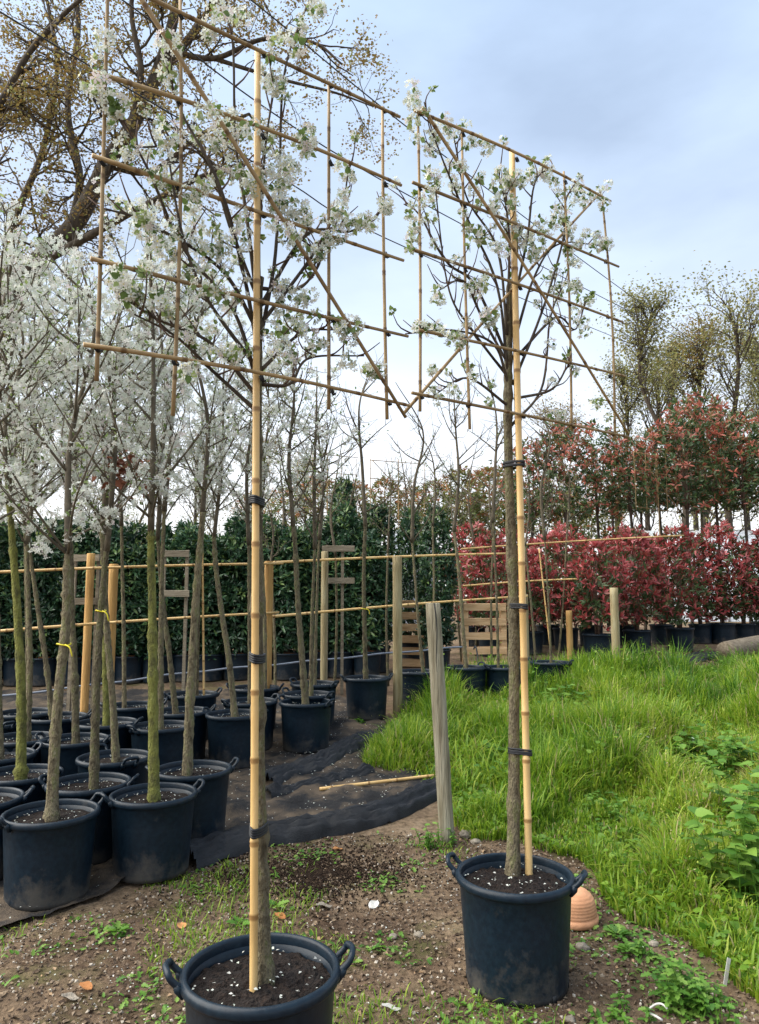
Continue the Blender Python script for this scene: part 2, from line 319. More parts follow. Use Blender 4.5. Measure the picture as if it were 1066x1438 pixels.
def tub_mat():
    m, N, L, b = _nodes('tub_plastic')
    tc = N.new('ShaderNodeTexCoord'); oi = N.new('ShaderNodeObjectInfo')
    mul = N.new('ShaderNodeMath'); mul.operation = 'MULTIPLY'; mul.inputs[1].default_value = 23.
    L.new(oi.outputs['Random'], mul.inputs[0]); ad = N.new('ShaderNodeVectorMath'); ad.operation = 'ADD'
    cb = N.new('ShaderNodeCombineXYZ')
    for i in range(3): L.new(mul.outputs[0], cb.inputs[i])
    L.new(tc.outputs['Object'], ad.inputs[0]); L.new(cb.outputs[0], ad.inputs[1])
    n1 = N.new('ShaderNodeTexNoise'); n1.inputs['Scale'].default_value = 6.5; n1.inputs['Detail'].default_value = 10; n1.inputs['Roughness'].default_value = .72
    L.new(ad.outputs[0], n1.inputs['Vector'])
    sp = N.new('ShaderNodeSeparateXYZ'); L.new(tc.outputs['Object'], sp.inputs[0])
    # mud splashed up from the ground: thins out with height, broken by noise
    mz = N.new('ShaderNodeMapRange'); mz.inputs['From Min'].default_value = 0; mz.inputs['From Max'].default_value = .22
    mz.inputs['To Min'].default_value = .16; mz.inputs['To Max'].default_value = -.12; L.new(sp.outputs['Z'], mz.inputs['Value'])
    sm = N.new('ShaderNodeMath'); sm.operation = 'ADD'; L.new(mz.outputs[0], sm.inputs[0]); L.new(n1.outputs['Fac'], sm.inputs[1])
    r = ramp(N, [(.50, (0, 0, 0)), (.70, (.62, .62, .62))]); L.new(sm.outputs[0], r.inputs[0])
    n2 = N.new('ShaderNodeTexNoise'); n2.inputs['Scale'].default_value = 40; n2.inputs['Detail'].default_value = 4; L.new(ad.outputs[0], n2.inputs['Vector'])
    c1 = ramp(N, [(.35, (.003, .009, .017)), (.7, (.006, .016, .027))]); L.new(n2.outputs['Fac'], c1.inputs[0])
    mx = N.new('ShaderNodeMix'); mx.data_type = 'RGBA'; mx.inputs[7].default_value = (.085, .075, .062, 1)
    L.new(r.outputs[0], mx.inputs[0]); L.new(c1.outputs[0], mx.inputs[6]); L.new(mx.outputs[2], b.inputs['Base Color'])
    rr = N.new('ShaderNodeMapRange'); rr.inputs['To Min'].default_value = .42; rr.inputs['To Max'].default_value = .9
    L.new(r.outputs[0], rr.inputs['Value']); L.new(rr.outputs[0], b.inputs['Roughness'])
    b.inputs['Specular IOR Level'].default_value = .28
    bp = N.new('ShaderNodeBump'); bp.inputs['Strength'].default_value = .25; bp.inputs['Distance'].default_value = .004
    L.new(n2.outputs['Fac'], bp.inputs['Height']); L.new(bp.outputs[0], b.inputs['Normal'])
    return m
M['tub'] = tub_mat()
def ground_mat():
    m, N, L, b = _nodes('ground_soil')
    tc = N.new('ShaderNodeTexCoord')
    def nz(s, d=8, ro=.62):
        n = N.new('ShaderNodeTexNoise'); n.inputs['Scale'].default_value = s; n.inputs['Detail'].default_value = d; n.inputs['Roughness'].default_value = ro
        L.new(tc.outputs['Object'], n.inputs['Vector']); return n
    a = nz(1.6); r1 = ramp(N, [(.30, (.05, .031, .02)), (.45, (.125, .085, .055)), (.60, (.215, .155, .10)), (.75, (.31, .24, .165))]); L.new(a.outputs['Fac'], r1.inputs[0])
    f = nz(28, 8, .7); r2 = ramp(N, [(.3, (.35, .33, .30)), (.55, (1, 1, 1)), (.75, (1.5, 1.45, 1.35))]); L.new(f.outputs['Fac'], r2.inputs[0])
    mu = N.new('ShaderNodeMix'); mu.data_type = 'RGBA'; mu.blend_type = 'MULTIPLY'; mu.inputs[0].default_value = 1
    L.new(r1.outputs[0], mu.inputs[6]); L.new(r2.outputs[0], mu.inputs[7])
    c = nz(2.3, 6); r3 = ramp(N, [(.52, (0, 0, 0)), (.66, (.55, .55, .55))]); L.new(c.outputs['Fac'], r3.inputs[0])
    mg = N.new('ShaderNodeMix'); mg.data_type = 'RGBA'; mg.inputs[7].default_value = (.075, .09, .025, 1)
    L.new(r3.outputs[0], mg.inputs[0]); L.new(mu.outputs[2], mg.inputs[6]); L.new(mg.outputs[2], b.inputs['Base Color'])
    b.inputs['Roughness'].default_value = .95; b.inputs['Specular IOR Level'].default_value = .15
    h = nz(60, 6, .7); bp = N.new('ShaderNodeBump'); bp.inputs['Strength'].default_value = .9; bp.inputs['Distance'].default_value = .02
    L.new(h.outputs['Fac'], bp.inputs['Height']); L.new(bp.outputs[0], b.inputs['Normal'])
    return m
M['ground'] = ground_mat()
M['cloth'] = pm('weed_cloth', [(.3, (.010, .010, .011)), (.44, (.020, .020, .021)), (.53, (.06, .048, .037)), (.68, (.14, .105, .072))], 3.2, .8, .5, 120, spec=.15)
M['cloth_clean'] = pm('weed_cloth_clean', [(.3, (.008, .009, .011)), (.7, (.024, .026, .030))], 7, .6, .35, 150, spec=.25)

# ------------------------------------------------------------------ the ground: one sheet to the horizon
def axis(a): return np.concatenate([np.arange(s, e, d) for s, e, d in a])
gx = axis([(-600, -40, 40), (-40, -6, 2), (-6, -2.2, .1), (-2.2, 2.6, .022), (2.6, 8, .1), (8, 40, 2), (40, 640, 40)])
gy = axis([(-60, 0, 4), (0, 1.6, .1), (1.6, 4.8, .022), (4.8, 7, .05), (7, 14, .2), (14, 40, 2), (40, 1200, 40)])
X, Y = np.meshgrid(gx, gy)
def relief(x, y):
    return (fbm(x * 2.1, y * 2.1, 0, 3) - .44) * .05 + (fbm(x * 11, y * 11, 3, 3) - .44) * .03
def gz(x, y):
    x = np.asarray(x, float); y = np.asarray(y, float)
    near = np.clip((9 - y) / 3, 0, 1) * np.clip((6 - abs(x)) / 2, 0, 1)
    return g(x, y) + relief(x, y) * near
Z = gz(X, Y); mb = MB(); ny, nx_ = X.shape; ii = np.arange(ny * nx_).reshape(ny, nx_)
mb.add(np.stack([X, Y, Z], -1).reshape(-1, 3), np.stack([ii[:-1, :-1], ii[:-1, 1:], ii[1:, 1:], ii[1:, :-1]], -1).reshape(-1, 4))
ob('ground', mb.mesh('ground', M['ground']), kind='structure')

def inpoly(x, y, poly):
    poly = np.asarray(poly)[:, :2]; r = np.zeros(len(x), bool); j = len(poly) - 1
    for i in range(len(poly)):
        xi, yi = poly[i]; xj, yj = poly[j]
        r ^= ((yi > y) != (yj > y)) & (x < (xj - xi) * (y - yi) / (yj - yi + 1e-12) + xi); j = i
    return r
def polydist(x, y, poly):
    poly = np.asarray(poly)[:, :2]; d = np.full(len(x), 1e9)
    for i in range(len(poly)):
        a, b = poly[i - 1], poly[i]; e = b - a; t = np.clip(((x - a[0]) * e[0] + (y - a[1]) * e[1]) / (e @ e), 0, 1)
        d = np.minimum(d, np.hypot(x - a[0] - t * e[0], y - a[1] - t * e[1]))
    return d

# ------------------------------------------------------------------ weed cloth under the tubs
near = [(-260, 1400), (0, 1310), (130, 1268), (265, 1208), (400, 1166), (520, 1148), (606, 1113)]
far_ = [gnd(-260, 1400) * 0 + np.array([-6.2, 9.2, 0]), [-5.2, 9.2, 0], [-3.9, 9.2, 0], [-2.5, 9.2, 0], [-1.3, 9.2, 0], [-.6, 9.0, 0], [-.05, 8.4, 0]]
A = spline([gnd(*p) for p in near], 90); B = spline(far_, 90); V = np.linspace(0, 1, 90) ** 1.4
C = A[:, None, :] * (1 - V)[None, :, None] + B[:, None, :] * V[None, :, None]
C[..., 0] += (fbm(C[..., 1] * 3, 2.2, 1, 3) - .45) * .22 * np.linspace(0, 1, 90)[:, None] ** 3
C[..., 1] += (fbm(C[..., 0] * 3, 5.2, 1, 3) - .45) * .16 * (1 - V)[None, :] ** 4
C[..., 2] = gz(C[..., 0], C[..., 1]) + .016 + np.abs(fbm(C[..., 0] * 3 + C[..., 1] * 5, C[..., 1] * 2.5 - C[..., 0] * 4, 9, 3) - .45) * .16
mb = MB(); ii = np.arange(8100).reshape(90, 90)
mb.add(C.reshape(-1, 3), np.stack([ii[:-1, :-1], ii[1:, :-1], ii[1:, 1:], ii[:-1, 1:]], -1).reshape(-1, 4))
tag(ob('weed_cloth', mb.mesh('weed_cloth', M['cloth'])), 'wide sheet of black woven weed cloth under the block of tubs', 'weed cloth')
CLOTH = [gnd(*p) for p in near] + [np.array(p) for p in far_[::-1]]
def fold(px, wid, seed, hgt=.05):
    c = spline([gnd(*p) for p in px], 70); t = np.gradient(c, axis=0); nn = np.stack([-t[:, 1], t[:, 0], 0 * t[:, 0]], -1); nn /= np.linalg.norm(nn, axis=1)[:, None]
    s = np.linspace(-.5, .5, 22); q = np.linspace(0, 1, 70)
    ww = wid * (.65 + .7 * fbm(q * 7, seed, 0, 2)); P = c[:, None, :] + nn[:, None, :] * (s[None, :] * ww[:, None])[..., None]
    ph = q[:, None] * 9 + fbm(q[:, None] * 5, s[None] * 2 + seed, 1, 2) * 9
    P[..., 2] = gz(P[..., 0], P[..., 1]) + .02 + hgt * np.clip(1 - (2 * s[None]) ** 2, 0, 1) ** .6 * (.45 + .55 * np.sin(s[None] * 17 + ph) ** 2)
    P[..., 2] += (fbm(P[..., 0] * 16, P[..., 1] * 16, seed, 3) - .42) * .07; P[..., 2] = np.maximum(P[..., 2], gz(P[..., 0], P[..., 1]) + .012)
    P[..., 2][:, [0, -1]] -= .018
    m = MB(); ii = np.arange(70 * 22).reshape(70, 22)
    m.add(P.reshape(-1, 3), np.stack([ii[:-1, :-1], ii[1:, :-1], ii[1:, 1:], ii[:-1, 1:]], -1).reshape(-1, 4)); return m.mesh('fold', M['cloth_clean'])
tag(ob('rolled_weed_cloth', fold([(262, 1212), (330, 1190), (420, 1172), (500, 1158), (560, 1138), (612, 1112)], .22, 3.1, .095)), 'crumpled rolled edge of black weed cloth running to the grey post', 'weed cloth')
tag(ob('rolled_weed_cloth', fold([(372, 1108), (410, 1090), (450, 1078), (490, 1052), (518, 1040)], .26, 8.2, .09)), 'loose ruck of black weed cloth beside the grass edge', 'weed cloth')
tag(ob('rolled_weed_cloth', fold([(375, 1122), (430, 1110), (480, 1096), (520, 1086)], .14, 5.7, .06)), 'thin twisted fold of black weed cloth by the fallen cane', 'weed cloth')
fb = fold([(893, 937), (930, 930), (965, 927), (1003, 919)], .5, 2.7, .03)
tag(ob('weed_cloth_patch', fb), 'torn patch of dark weed cloth before the red shrubs', 'weed cloth')

# ------------------------------------------------------------------ tubs
def tub_meshes(detail):
    s = 64 if detail else 36; d = {}
    m = MB(); lathe(m, [(.0, .012), (.195, .012), (.203, 0), (.207, .0), (.2095, .02), (.216, .13), (.226, .27), (.233, .372), (.2365, .376), (.2365, .386), (.226, .384), (.222, .34), (.219, .30)], s)
    d['body'] = m.mesh('tub_body', M['tub'])
    m = MB(); ring = [(.225 + .0, .378)]
    pr = [(.2368, .3765), (.246, .378), (.2505, .386), (.2505, .398), (.2465, .407), (.238, .411), (.230, .409), (.2262, .402), (.2255, .38)]
    lathe(m, pr, s); d['rim'] = m.mesh('tub_rim', M['tub'])
    m = MB(); th = .25
    def pt(a, r, z): return [r * math.cos(a), r * math.sin(a), z]
    path = [pt(-th * .72, .243, .392), pt(-th * .70, .262, .404), pt(-th * .66, .278, .419), pt(-th * .60, .284, .430), pt(-th * .42, .287, .435), pt(0, .292, .437),
            pt(th * .42, .287, .435), pt(th * .60, .284, .430), pt(th * .66, .278, .419), pt(th * .70, .262, .404), pt(th * .72, .243, .392)]
    tube(m, spline(path, 40 if detail else 20), .0105, 8 if detail else 5)
    for sg in (-1, 1):
        tube(m, [pt(sg * th * .72, .236, .372), pt(sg * th * .72, .2555, .392), pt(sg * th * .71, .262, .404)], [.016, .015, .010], 6)
    d['handle'] = m.mesh('tub_handle', M['tub'])
    m = MB(); n = 46 if detail else 22
    rr, aa = np.meshgrid(np.linspace(0.001, .2255, n), np.linspace(0, 2 * math.pi, 2 * n + 1)[:-1]); sx_, sy_ = rr * np.cos(aa), rr * np.sin(aa)
    zz = .358 + (fbm(sx_ * 22, sy_ * 22, 2, 3) - .45) * .035 + (fbm(sx_ * 80, sy_ * 80, 2, 2) - .37) * .022 + .012 * (1 - (rr / .22) ** 2)
    ii = np.arange(rr.size).reshape(rr.shape); jj = np.roll(ii, -1, 0)
    m.add(np.stack([sx_, sy_, zz], -1).reshape(-1, 3), np.stack([ii[:, :-1], jj[:, :-1], jj[:, 1:], ii[:, 1:]], -1).reshape(-1, 4))
    d['soil'] = m.mesh('tub_soil', M['soil'], smooth=not detail)
    m = MB(); k = 60 if detail else 45
    r_ = .215 * np.sqrt(rng.random(k)); a_ = rng.uniform(0, 6.3, k); P = np.stack([r_ * np.cos(a_), r_ * np.sin(a_), .376 + rng.random(k) * .008], -1)
    scatter(m, LEAF * np.array([1.4, 1, 1.5]) - np.array([0, .5, 0]), LEAFF, P, frames(rdir(k, -.25, .25)), rng.uniform(.007, .015, k)); d['petals'] = m.mesh('petals', M['petal'])
    m = MB()
    for j in range(8):
        a = j * math.pi / 4 + .2; box(m, (.2085 * math.cos(a), .2085 * math.sin(a), .013), .006, .024, .028, a)
    d['holes'] = m.mesh('drain_holes', M['rubber'])
    return d
TD = tub_meshes(True); TS = tub_meshes(False)
def tub(loc, label, rz, group=None, d=TS, sc=1., lid=None):
    t = thing('plant_tub', label, 'plant tub', loc, group, rz); t.scale = (sc * .945, sc * .945, sc)
    ob('body', d['body'], t)
    ob('rim', d['rim'], t)
    for a in (0, math.pi): ob('handle', d['handle'], t, rot=(0, 0, a))
    s = ob('soil', d['soil'], t)
    if lid: s.data = s.data
    p = ob('fallen_petals', d['petals'], s, kind='stuff')
    if d is TD: ob('drain_holes', d['holes'], t, kind='stuff')
    return t

# ------------------------------------------------------------------ bamboo
def cane(mb, p0, p1, r0, r1=None, gap=.24, sides=10, bow=0., ph=0.):
    p0 = np.asarray(p0, float); p1 = np.asarray(p1, float); r1 = r1 or r0; ln = np.linalg.norm(p1 - p0)
    ts = [0.]; x = gap * (.35 + .3 * ph); nodes = []
    while x < ln - .02:
        for o, k in ((-.012, 1.), (-.004, 1.16), (.001, 1.05), (.006, 1.18), (.014, 1.)): nodes.append((x + o, k))
        x += gap * random.uniform(.85, 1.15)
    allp = sorted([(0., 1.), (ln, .96)] + [n for n in nodes if 0 < n[0] < ln])
    t = np.array([a[0] for a in allp]) / ln; k = np.array([a[1] for a in allp])
    sag = np.cross(p1 - p0, [.3, .5, .2]); sag = sag / (np.linalg.norm(sag) + 1e-9) * bow
    P = p0 * (1 - t)[:, None] + p1 * t[:, None] + np.sin(math.pi * t)[:, None] * sag
    tube(mb, P, (r0 * (1 - t) + r1 * t) * k, sides, rnd=np.repeat(np.where(k > 1.01, 0., 1.), sides))
def torus(R_, r_, hgt=1., n=14, k=6, turns=1):
    m = MB()
    a = np.linspace(0, 2 * math.pi * turns, n * turns + 1); P = np.stack([R_ * np.cos(a), R_ * np.sin(a), hgt * np.linspace(-.5, .5, len(a))], -1)
    tube(m, P, r_, k); return m
TIE = torus(.0105, .003, .012, 10, 5, 2).mesh('tie', M['rubber'])

# ------------------------------------------------------------------ blossom clusters
def cluster_mesh(nf, nl, rad, seed):
    m = MB(); P = rdir(nf) * (rad * rng.uniform(.5, 1., nf) ** .6)[:, None] * np.array([1, 1, .85])
    scatter(m, FLV[:, [0, 2, 1]] * np.array([1, 1, 1]), FLF, P, frames(unit(P) + rng.normal(0, .45, (nf, 3))), rng.uniform(.013, .021, nf), 0)
    m.r[-1] = np.clip(m.r[-1], 0, 1)
    sv = np.array([[math.cos(a) * .22, .12, math.sin(a) * .22] for a in np.arange(5) * 1.2566]); 
    q = frames(unit(P)); scatter(m, sv, np.array([[0, 1, 2, 3, 4]]), P, q, .016, 1)
    if nl:
        Q = rdir(nl); scatter(m, BLEAF, BLEAFF, Q * rad * .35, frames(Q + rng.normal(0, .3, (nl, 3))), rng.uniform(.022, .040, nl), 2)
    return m.mesh('blossom_cluster', [M['petal'], M['stamen'], M['young_leaf']])
CL = [cluster_mesh(*a) for a in ((13, 4, .042, 1), (15, 5, .052, 2), (10, 4, .036, 3), (13, 7, .048, 4), (18, 4, .058, 5), (8, 8, .036, 6))]
LS = []
for i in range(3):
    m = MB(); k = 9 + 2 * i; Q = rdir(k, -.2, 1); scatter(m, BLEAF, BLEAFF, Q * .015, frames(Q), rng.uniform(.025, .05, k)); LS.append(m.mesh('leaf_spray', M['young_leaf']))

# ------------------------------------------------------------------ the two trained trees in front
def espalier(rim_px, stake_px, udir, bars_py, t_up, hb, diag, branches, clusters, tieY, trunk_px, labels, hand, stake_top, seed, lean, extra, ssc=1.):
    r_ = np.random.default_rng(seed)
    c = gnd(rim_px[0], rim_px[1], .405); base = np.array([c[0], c[1], g(c[0], c[1]) + .004])
    tub(base, labels[0], hand, None, TD)
    u = np.array([math.sin(udir), math.cos(udir), 0]); nrm = np.array([-u[1], u[0], 0])
    soil = base[2] + .362
    sp = None
    d = ray(*stake_px); k = (soil - EYE) / d[2]; sp = d * k; sp[2] = soil
    Ys = sp[1]
    top = atY(stake_top[0], stake_top[1], Ys)
    # trellis
    tr = thing('bamboo_trellis', labels[2], 'trellis', sp)
    m = MB(); cane(m, sp - [0, 0, .12], top, .0165 * ssc, .0145 * ssc, .23, 14, ph=.4); ob('stake', m.mesh('stake', M['bamboo'], origin=sp), tr)
    lt = lambda z: sp + (top - sp) * ((z - sp[2]) / (top[2] - sp[2]))
    zs = [atY(stake_px[0], y, Ys)[2] for y in bars_py]
    def tpx(px, z):                                     # distance along the trellis at which it stands over image column px
        lo, hi = -1.2, 1.4
        for _ in range(40):
            m_ = (lo + hi) / 2; q = lt(z) + u * m_; d_ = q - np.array([0, 0, EYE]); c_, s_ = math.cos(PITCH), math.sin(PITCH)
            if CXP + FPX * d_[0] / (c_ * d_[1] + s_ * d_[2]) < px: lo = m_
            else: hi = m_
        return lo
    fz = -nrm * .021 if nrm[1] > 0 else nrm * .021     # towards the camera
    for i, z in enumerate(zs):
        cpt = lt(z); e0, e1 = tpx(hb[i][0], z), tpx(hb[i][1], z); tl = r_.normal(0, .008)
        a = cpt + u * e0 + fz * 1.25 + np.array([0, 0, tl]); b = cpt + u * e1 + fz * 1.25 - np.array([0, 0, tl])
        m = MB(); cane(m, a, b, .0072, .0058, .2, 8, r_.normal(0, .012), r_.random()); ob('crossbar', m.mesh('crossbar', M['bamboo_backlit'], origin=sp), tr)
    for p0_, zlo, zhi in t_up:
        t0 = tpx(p0_, zs[2])
        a = lt(zs[0]) + u * t0; b = lt(zs[-1]) + u * t0
        sgn = fz * .35 if abs(t0) > .03 else -fz * 1.3
        a = a + sgn + [0, 0, zlo]; b = b + sgn + [0, 0, zhi]; a[:2] += r_.normal(0, .006, 2)
        m = MB(); cane(m, a, b, .0064, .0054, .22, 8, r_.normal(0, .011), r_.random()); ob('upright', m.mesh('upright', M['bamboo_backlit'], origin=sp), tr)
        for z in zs:
            ob('tie', TIE, tr, lt(z) + u * t0 + fz * .8 - sp, (math.pi / 2 * .8, .3, math.atan2(u[1], u[0]) + .6))
    for (p, q, off) in diag:
        a = onplane(*p, sp, u) + fz * off; b = onplane(*q, sp, u) + fz * off
        m = MB(); cane(m, a, b, .0074, .006, .21, 8, .008, .3); ob('brace', m.mesh('brace', M['bamboo_backlit'], origin=sp), tr)
    # tree
    tp = [onplane(x, y, sp - fz * (2.6 if i < 99 else 1), u) for i, (x, y) in enumerate(trunk_px)]
    b0 = tp[0].copy(); dd = ray(*trunk_px[0]); kk = (soil - EYE) / dd[2]; b0 = dd * kk; b0[2] = soil - .03
    tp[0] = b0; tree = thing('trained_apple_tree', labels[1], 'tree', [b0[0], b0[1], soil])
    org = [b0[0], b0[1], soil]
    P = spline(tp, 90); hh = np.linspace(0, 1, 90); rad = (.0215 if ssc < .8 else .0265) * (1 - .42 * hh) + .012 * np.exp(-hh * 28)
    for kx in r_.random(16): rad = rad + .0058 * np.exp(-((hh - kx) / .008) ** 2)
    m = MB(); tube(m, P, rad, 14, rough=.12, seed=seed); tk = ob('trunk', m.mesh('trunk', [M['bark']], origin=org), tree)
    tips = []
    for br in branches:
        pts = [onplane(x, y, sp - fz * (2.4 - 1.6 * min(i, 2) / 2), u) + nrm * r_.normal(0, .03) * (i > 0) for i, (x, y) in enumerate(br)]
        q = spline(pts, 26); m = MB(); rr = np.linspace(.0074, .0026, 26); tube(m, q, rr, 7, rough=.25, seed=seed + len(tips))
        bo = ob('branch', m.mesh('branch', [M['bark_dark']], origin=org), tree)
        m = MB(); nt_ = 0
        for kx in range(6, 26, 2):
            p = q[kx]; dr = unit(unit(q[kx] - q[kx - 1]) * .6 + u * r_.normal(0, .7) + nrm * r_.normal(0, .5) + [0, 0, .5]); ln = r_.uniform(.04, .13)
            s = spline([p, p + dr * ln * .5 + r_.normal(0, .01, 3), p + dr * ln + [0, 0, ln * .2]], 6); tube(m, s, np.linspace(.0038, .0016, 6), 5); nt_ += 1
            tips.append((s[-1], p))
        ob('twigs', m.mesh('twigs', [M['twig']], origin=org), bo, kind='stuff')
    def put(p, meshes, s): ob('blossom_cluster' if meshes is CL else 'leaf_spray', meshes[r_.integers(len(meshes))], tree, np.asarray(p) - org, tuple(r_.uniform(0, 6.28, 3)), s, kind='stuff')
    for (x, y) in clusters:
        for j in range(1 + (r_.random() < .55)):
            p = onplane(x + r_.normal(0, 5), y + r_.normal(0, 5), sp + nrm * r_.normal(0, .045), u); put(p, CL, r_.uniform(.52, .88))
    for e, p in tips:
        q = r_.random()
        if q < extra: put(e, CL, r_.uniform(.42, .75))
        elif q < extra + .16: put(e, LS, r_.uniform(.4, .7))
    for y in tieY:
        z = atY(stake_px[0], y, Ys)[2]; p = lt(z)
        tpz = P[np.argmin(abs(P[:, 2] - z))]; mid = (p + tpz) / 2
        m = MB(); ax = unit((tpz - p) * [1, 1, 0]); px_ = np.array([-ax[1], ax[0], 0]); hl = np.linalg.norm((tpz - p)[:2]) / 2
        for o in (-.009, -.003, .004, .010):
            a = np.linspace(0, 2 * math.pi, 33)
            rw = .019 * (1 - np.cos(a)) / 2 + .034 * (1 + np.cos(a)) / 2
            q = mid[None] + ax * ((hl * np.cos(a) + .024 * np.cos(a))[:, None]) + px_ * ((.021 + .008 * np.cos(a)) * np.sin(a))[:, None]
            q[:, 2] = z + o + r_.normal(0, .0012) + .004 * np.sin(a); tube(m, q, .0042, 6, cap=False)
        ob('rubber_tie', m.mesh('rubber_tie', M['rubber'], origin=sp), tr)
    return sp, u, lt, zs, nrm
uL = math.atan2(1467, 1038.6); uR = math.atan2(1500, 1038.6)
Lcl = [(140, 72), (145, 88), (135, 115), (150, 135), (152, 165), (165, 150), (178, 205), (172, 222), (240, 62), (246, 75), (232, 100), (240, 118), (236, 190), (236, 215), (240, 245), (228, 260),
  (312, 20), (330, 18), (345, 30), (290, 22), (300, 45), (412, 42), (425, 25), (440, 12), (455, 5), (408, 65), (400, 55), (398, 105), (385, 115), (395, 130), (378, 128), (350, 178), (362, 190), (345, 195), (378, 205),
  (430, 190), (442, 200), (420, 208), (432, 212), (395, 225), (405, 240), (385, 255), (372, 245), (400, 270), (390, 285), (412, 300), (418, 292), (358, 262), (335, 240), (320, 250), (300, 255), (285, 270), (270, 262), (262, 285),
  (488, 232), (484, 250), (490, 275), (478, 300), (485, 315), (498, 322), (510, 318), (525, 312), (540, 300), (545, 288), (475, 330), (450, 355), (440, 350), (420, 335), (405, 330), (380, 320),
  (170, 398), (178, 410), (160, 390), (190, 405), (275, 345), (290, 360), (310, 345), (320, 380), (300, 400), (280, 395), (265, 380), (330, 330), (340, 300), (250, 345), (235, 355), (385, 380), (395, 400), (420, 410), (430, 420),
  (488, 458), (495, 462), (480, 465), (500, 508), (525, 515), (520, 525), (395, 440), (410, 460), (430, 470), (400, 490), (380, 470), (320, 440), (300, 450), (280, 460), (260, 470), (240, 440), (225, 420), (330, 490), (300, 500), (270, 510),
  (205, 320), (195, 300), (215, 340), (210, 370), (330, 170), (310, 190), (300, 160), (280, 180), (420, 500), (445, 480)]
Rcl = [(580, 122), (584, 134), (578, 145), (588, 165), (600, 185), (592, 195), (625, 172), (632, 182), (650, 185), (665, 195), (678, 195), (690, 208), (604, 205), (620, 212), (640, 222), (655, 235), (675, 245), (700, 238), (712, 250), (700, 262),
  (735, 252), (748, 240), (760, 232), (745, 258), (768, 242), (775, 248), (785, 260), (800, 268), (812, 270), (825, 275), (840, 278), (850, 285), (845, 270), (640, 265), (665, 285), (690, 290), (715, 285), (612, 252), (606, 268), (600, 245), (574, 290), (578, 308), (580, 328), (576, 345), (585, 340),
  (790, 290), (785, 308), (795, 322), (808, 335), (822, 340), (838, 345), (852, 340), (850, 350), (768, 335), (750, 328), (742, 338), (740, 362), (795, 350), (800, 372), (780, 398), (785, 408), (808, 400), (815, 398), (820, 428), (815, 450), (818, 465), (802, 430),
  (660, 400), (682, 402), (672, 412), (618, 412), (614, 425), (685, 440), (678, 450), (590, 462), (600, 465), (612, 460), (628, 466), (640, 470), (652, 475), (580, 466), (655, 515), (662, 525), (688, 538), (640, 550), (612, 556), (690, 562), (830, 568), (846, 590), (790, 582), (772, 590), (800, 520), (700, 315), (718, 330), (706, 345), (655, 325), (640, 300), (675, 330)]
Lbr = [[(364, 560), (300, 480), (220, 445), (150, 392)], [(364, 548), (335, 430), (270, 335), (200, 235), (150, 150)], [(363, 500), (345, 380), (300, 265), (250, 130), (240, 55)], [(363, 440), (352, 300), (340, 190), (325, 70), (318, 0)],
  [(365, 480), (385, 370), (402, 250), (395, 110), (432, 5)], [(366, 455), (415, 390), (450, 340), (490, 290), (490, 230)], [(366, 540), (405, 540), (440, 500), (500, 505)], [(366, 405), (420, 405), (445, 370), (440, 340)], [(364, 520), (290, 420), (250, 330), (235, 200)],
  [(364, 470), (310, 380), (210, 310), (150, 290)], [(364, 425), (330, 320), (280, 220), (180, 205)], [(366, 520), (420, 470), (480, 458)], [(366, 430), (430, 330), (500, 320), (548, 288)], [(364, 580), (310, 520), (250, 470), (190, 440)], [(365, 470), (372, 330), (380, 200), (390, 120)]]
Rbr = [[(713, 520), (695, 400), (655, 300), (605, 215), (588, 150)], [(712, 470), (700, 350), (668, 270), (640, 190)], [(714, 540), (690, 485), (640, 462), (575, 466)], [(712, 500), (670, 400), (622, 370), (590, 300), (576, 280)], [(714, 570), (660, 530), (612, 555)],
  [(720, 540), (755, 440), (790, 340), (800, 270), (850, 280)], [(722, 480), (745, 390), (790, 340), (852, 345)], [(722, 505), (770, 450), (815, 460), (820, 425)], [(722, 560), (765, 550), (790, 520), (800, 515)], [(718, 440), (735, 340), (745, 260), (775, 235)],
  [(712, 450), (706, 330), (700, 240)], [(713, 510), (680, 440), (640, 400), (612, 410)], [(714, 530), (665, 460), (630, 400), (600, 250)], [(720, 470), (720, 350), (714, 270)], [(716, 600), (760, 545), (765, 450), (785, 400)]]
hbL = [(114, 568), (124, 567), (126, 561), (128, 558), (132, 556)]
hbR = [(573, 877), (584, 872), (574, 869), (574, 863), (577, 852)]
spL = espalier((367, 1362), (357, 1392), uL, [533, 425, 303, 193, 78], [(142, -.09, .12), (247, -.16, .06), (366, -.02, .03), (462, -.06, .02), (539, -.06, .02)], hbL,
  [((170, -20), (559, 590), 2.2)], Lbr, Lcl, [703, 925, 1168], [(373, 1380), (366, 1180), (362, 930), (361, 700), (362, 540), (364, 390)],
  ['dark blue round tub holding the trained tree with the taller trellis', 'white blossoming apple trained flat, larger of two, with most blossom', 'bamboo trellis with one long brace tied to a thick stake beside wide tub'], R(12), (362, 72), 11, 0, .46, .74)
spR = espalier((723, 1228), (743, 1226), uR, [585, 497, 405, 320, 225], [(587, -.06, .02), (650, -.10, .02), (727, -.03, .03), (796, -.02, .06), (850, -.03, .03)], hbR,
  [((583, 158), (872, 612), 2.2), ((571, 580), (848, 268), -1.1)], Rbr, Rcl, [652, 853, 1057], [(720, 1228), (722, 1050), (721, 850), (714, 640), (714, 520), (717, 400)],
  ['dark blue round tub in front of an upturned terracotta pot', 'apple trained flat with bare lower limbs and blossom along crossed braces', 'bamboo trellis with two crossed braces on a stake in the tub by the grass'], R(-22), (719, 212), 23, 0, .36, .95)

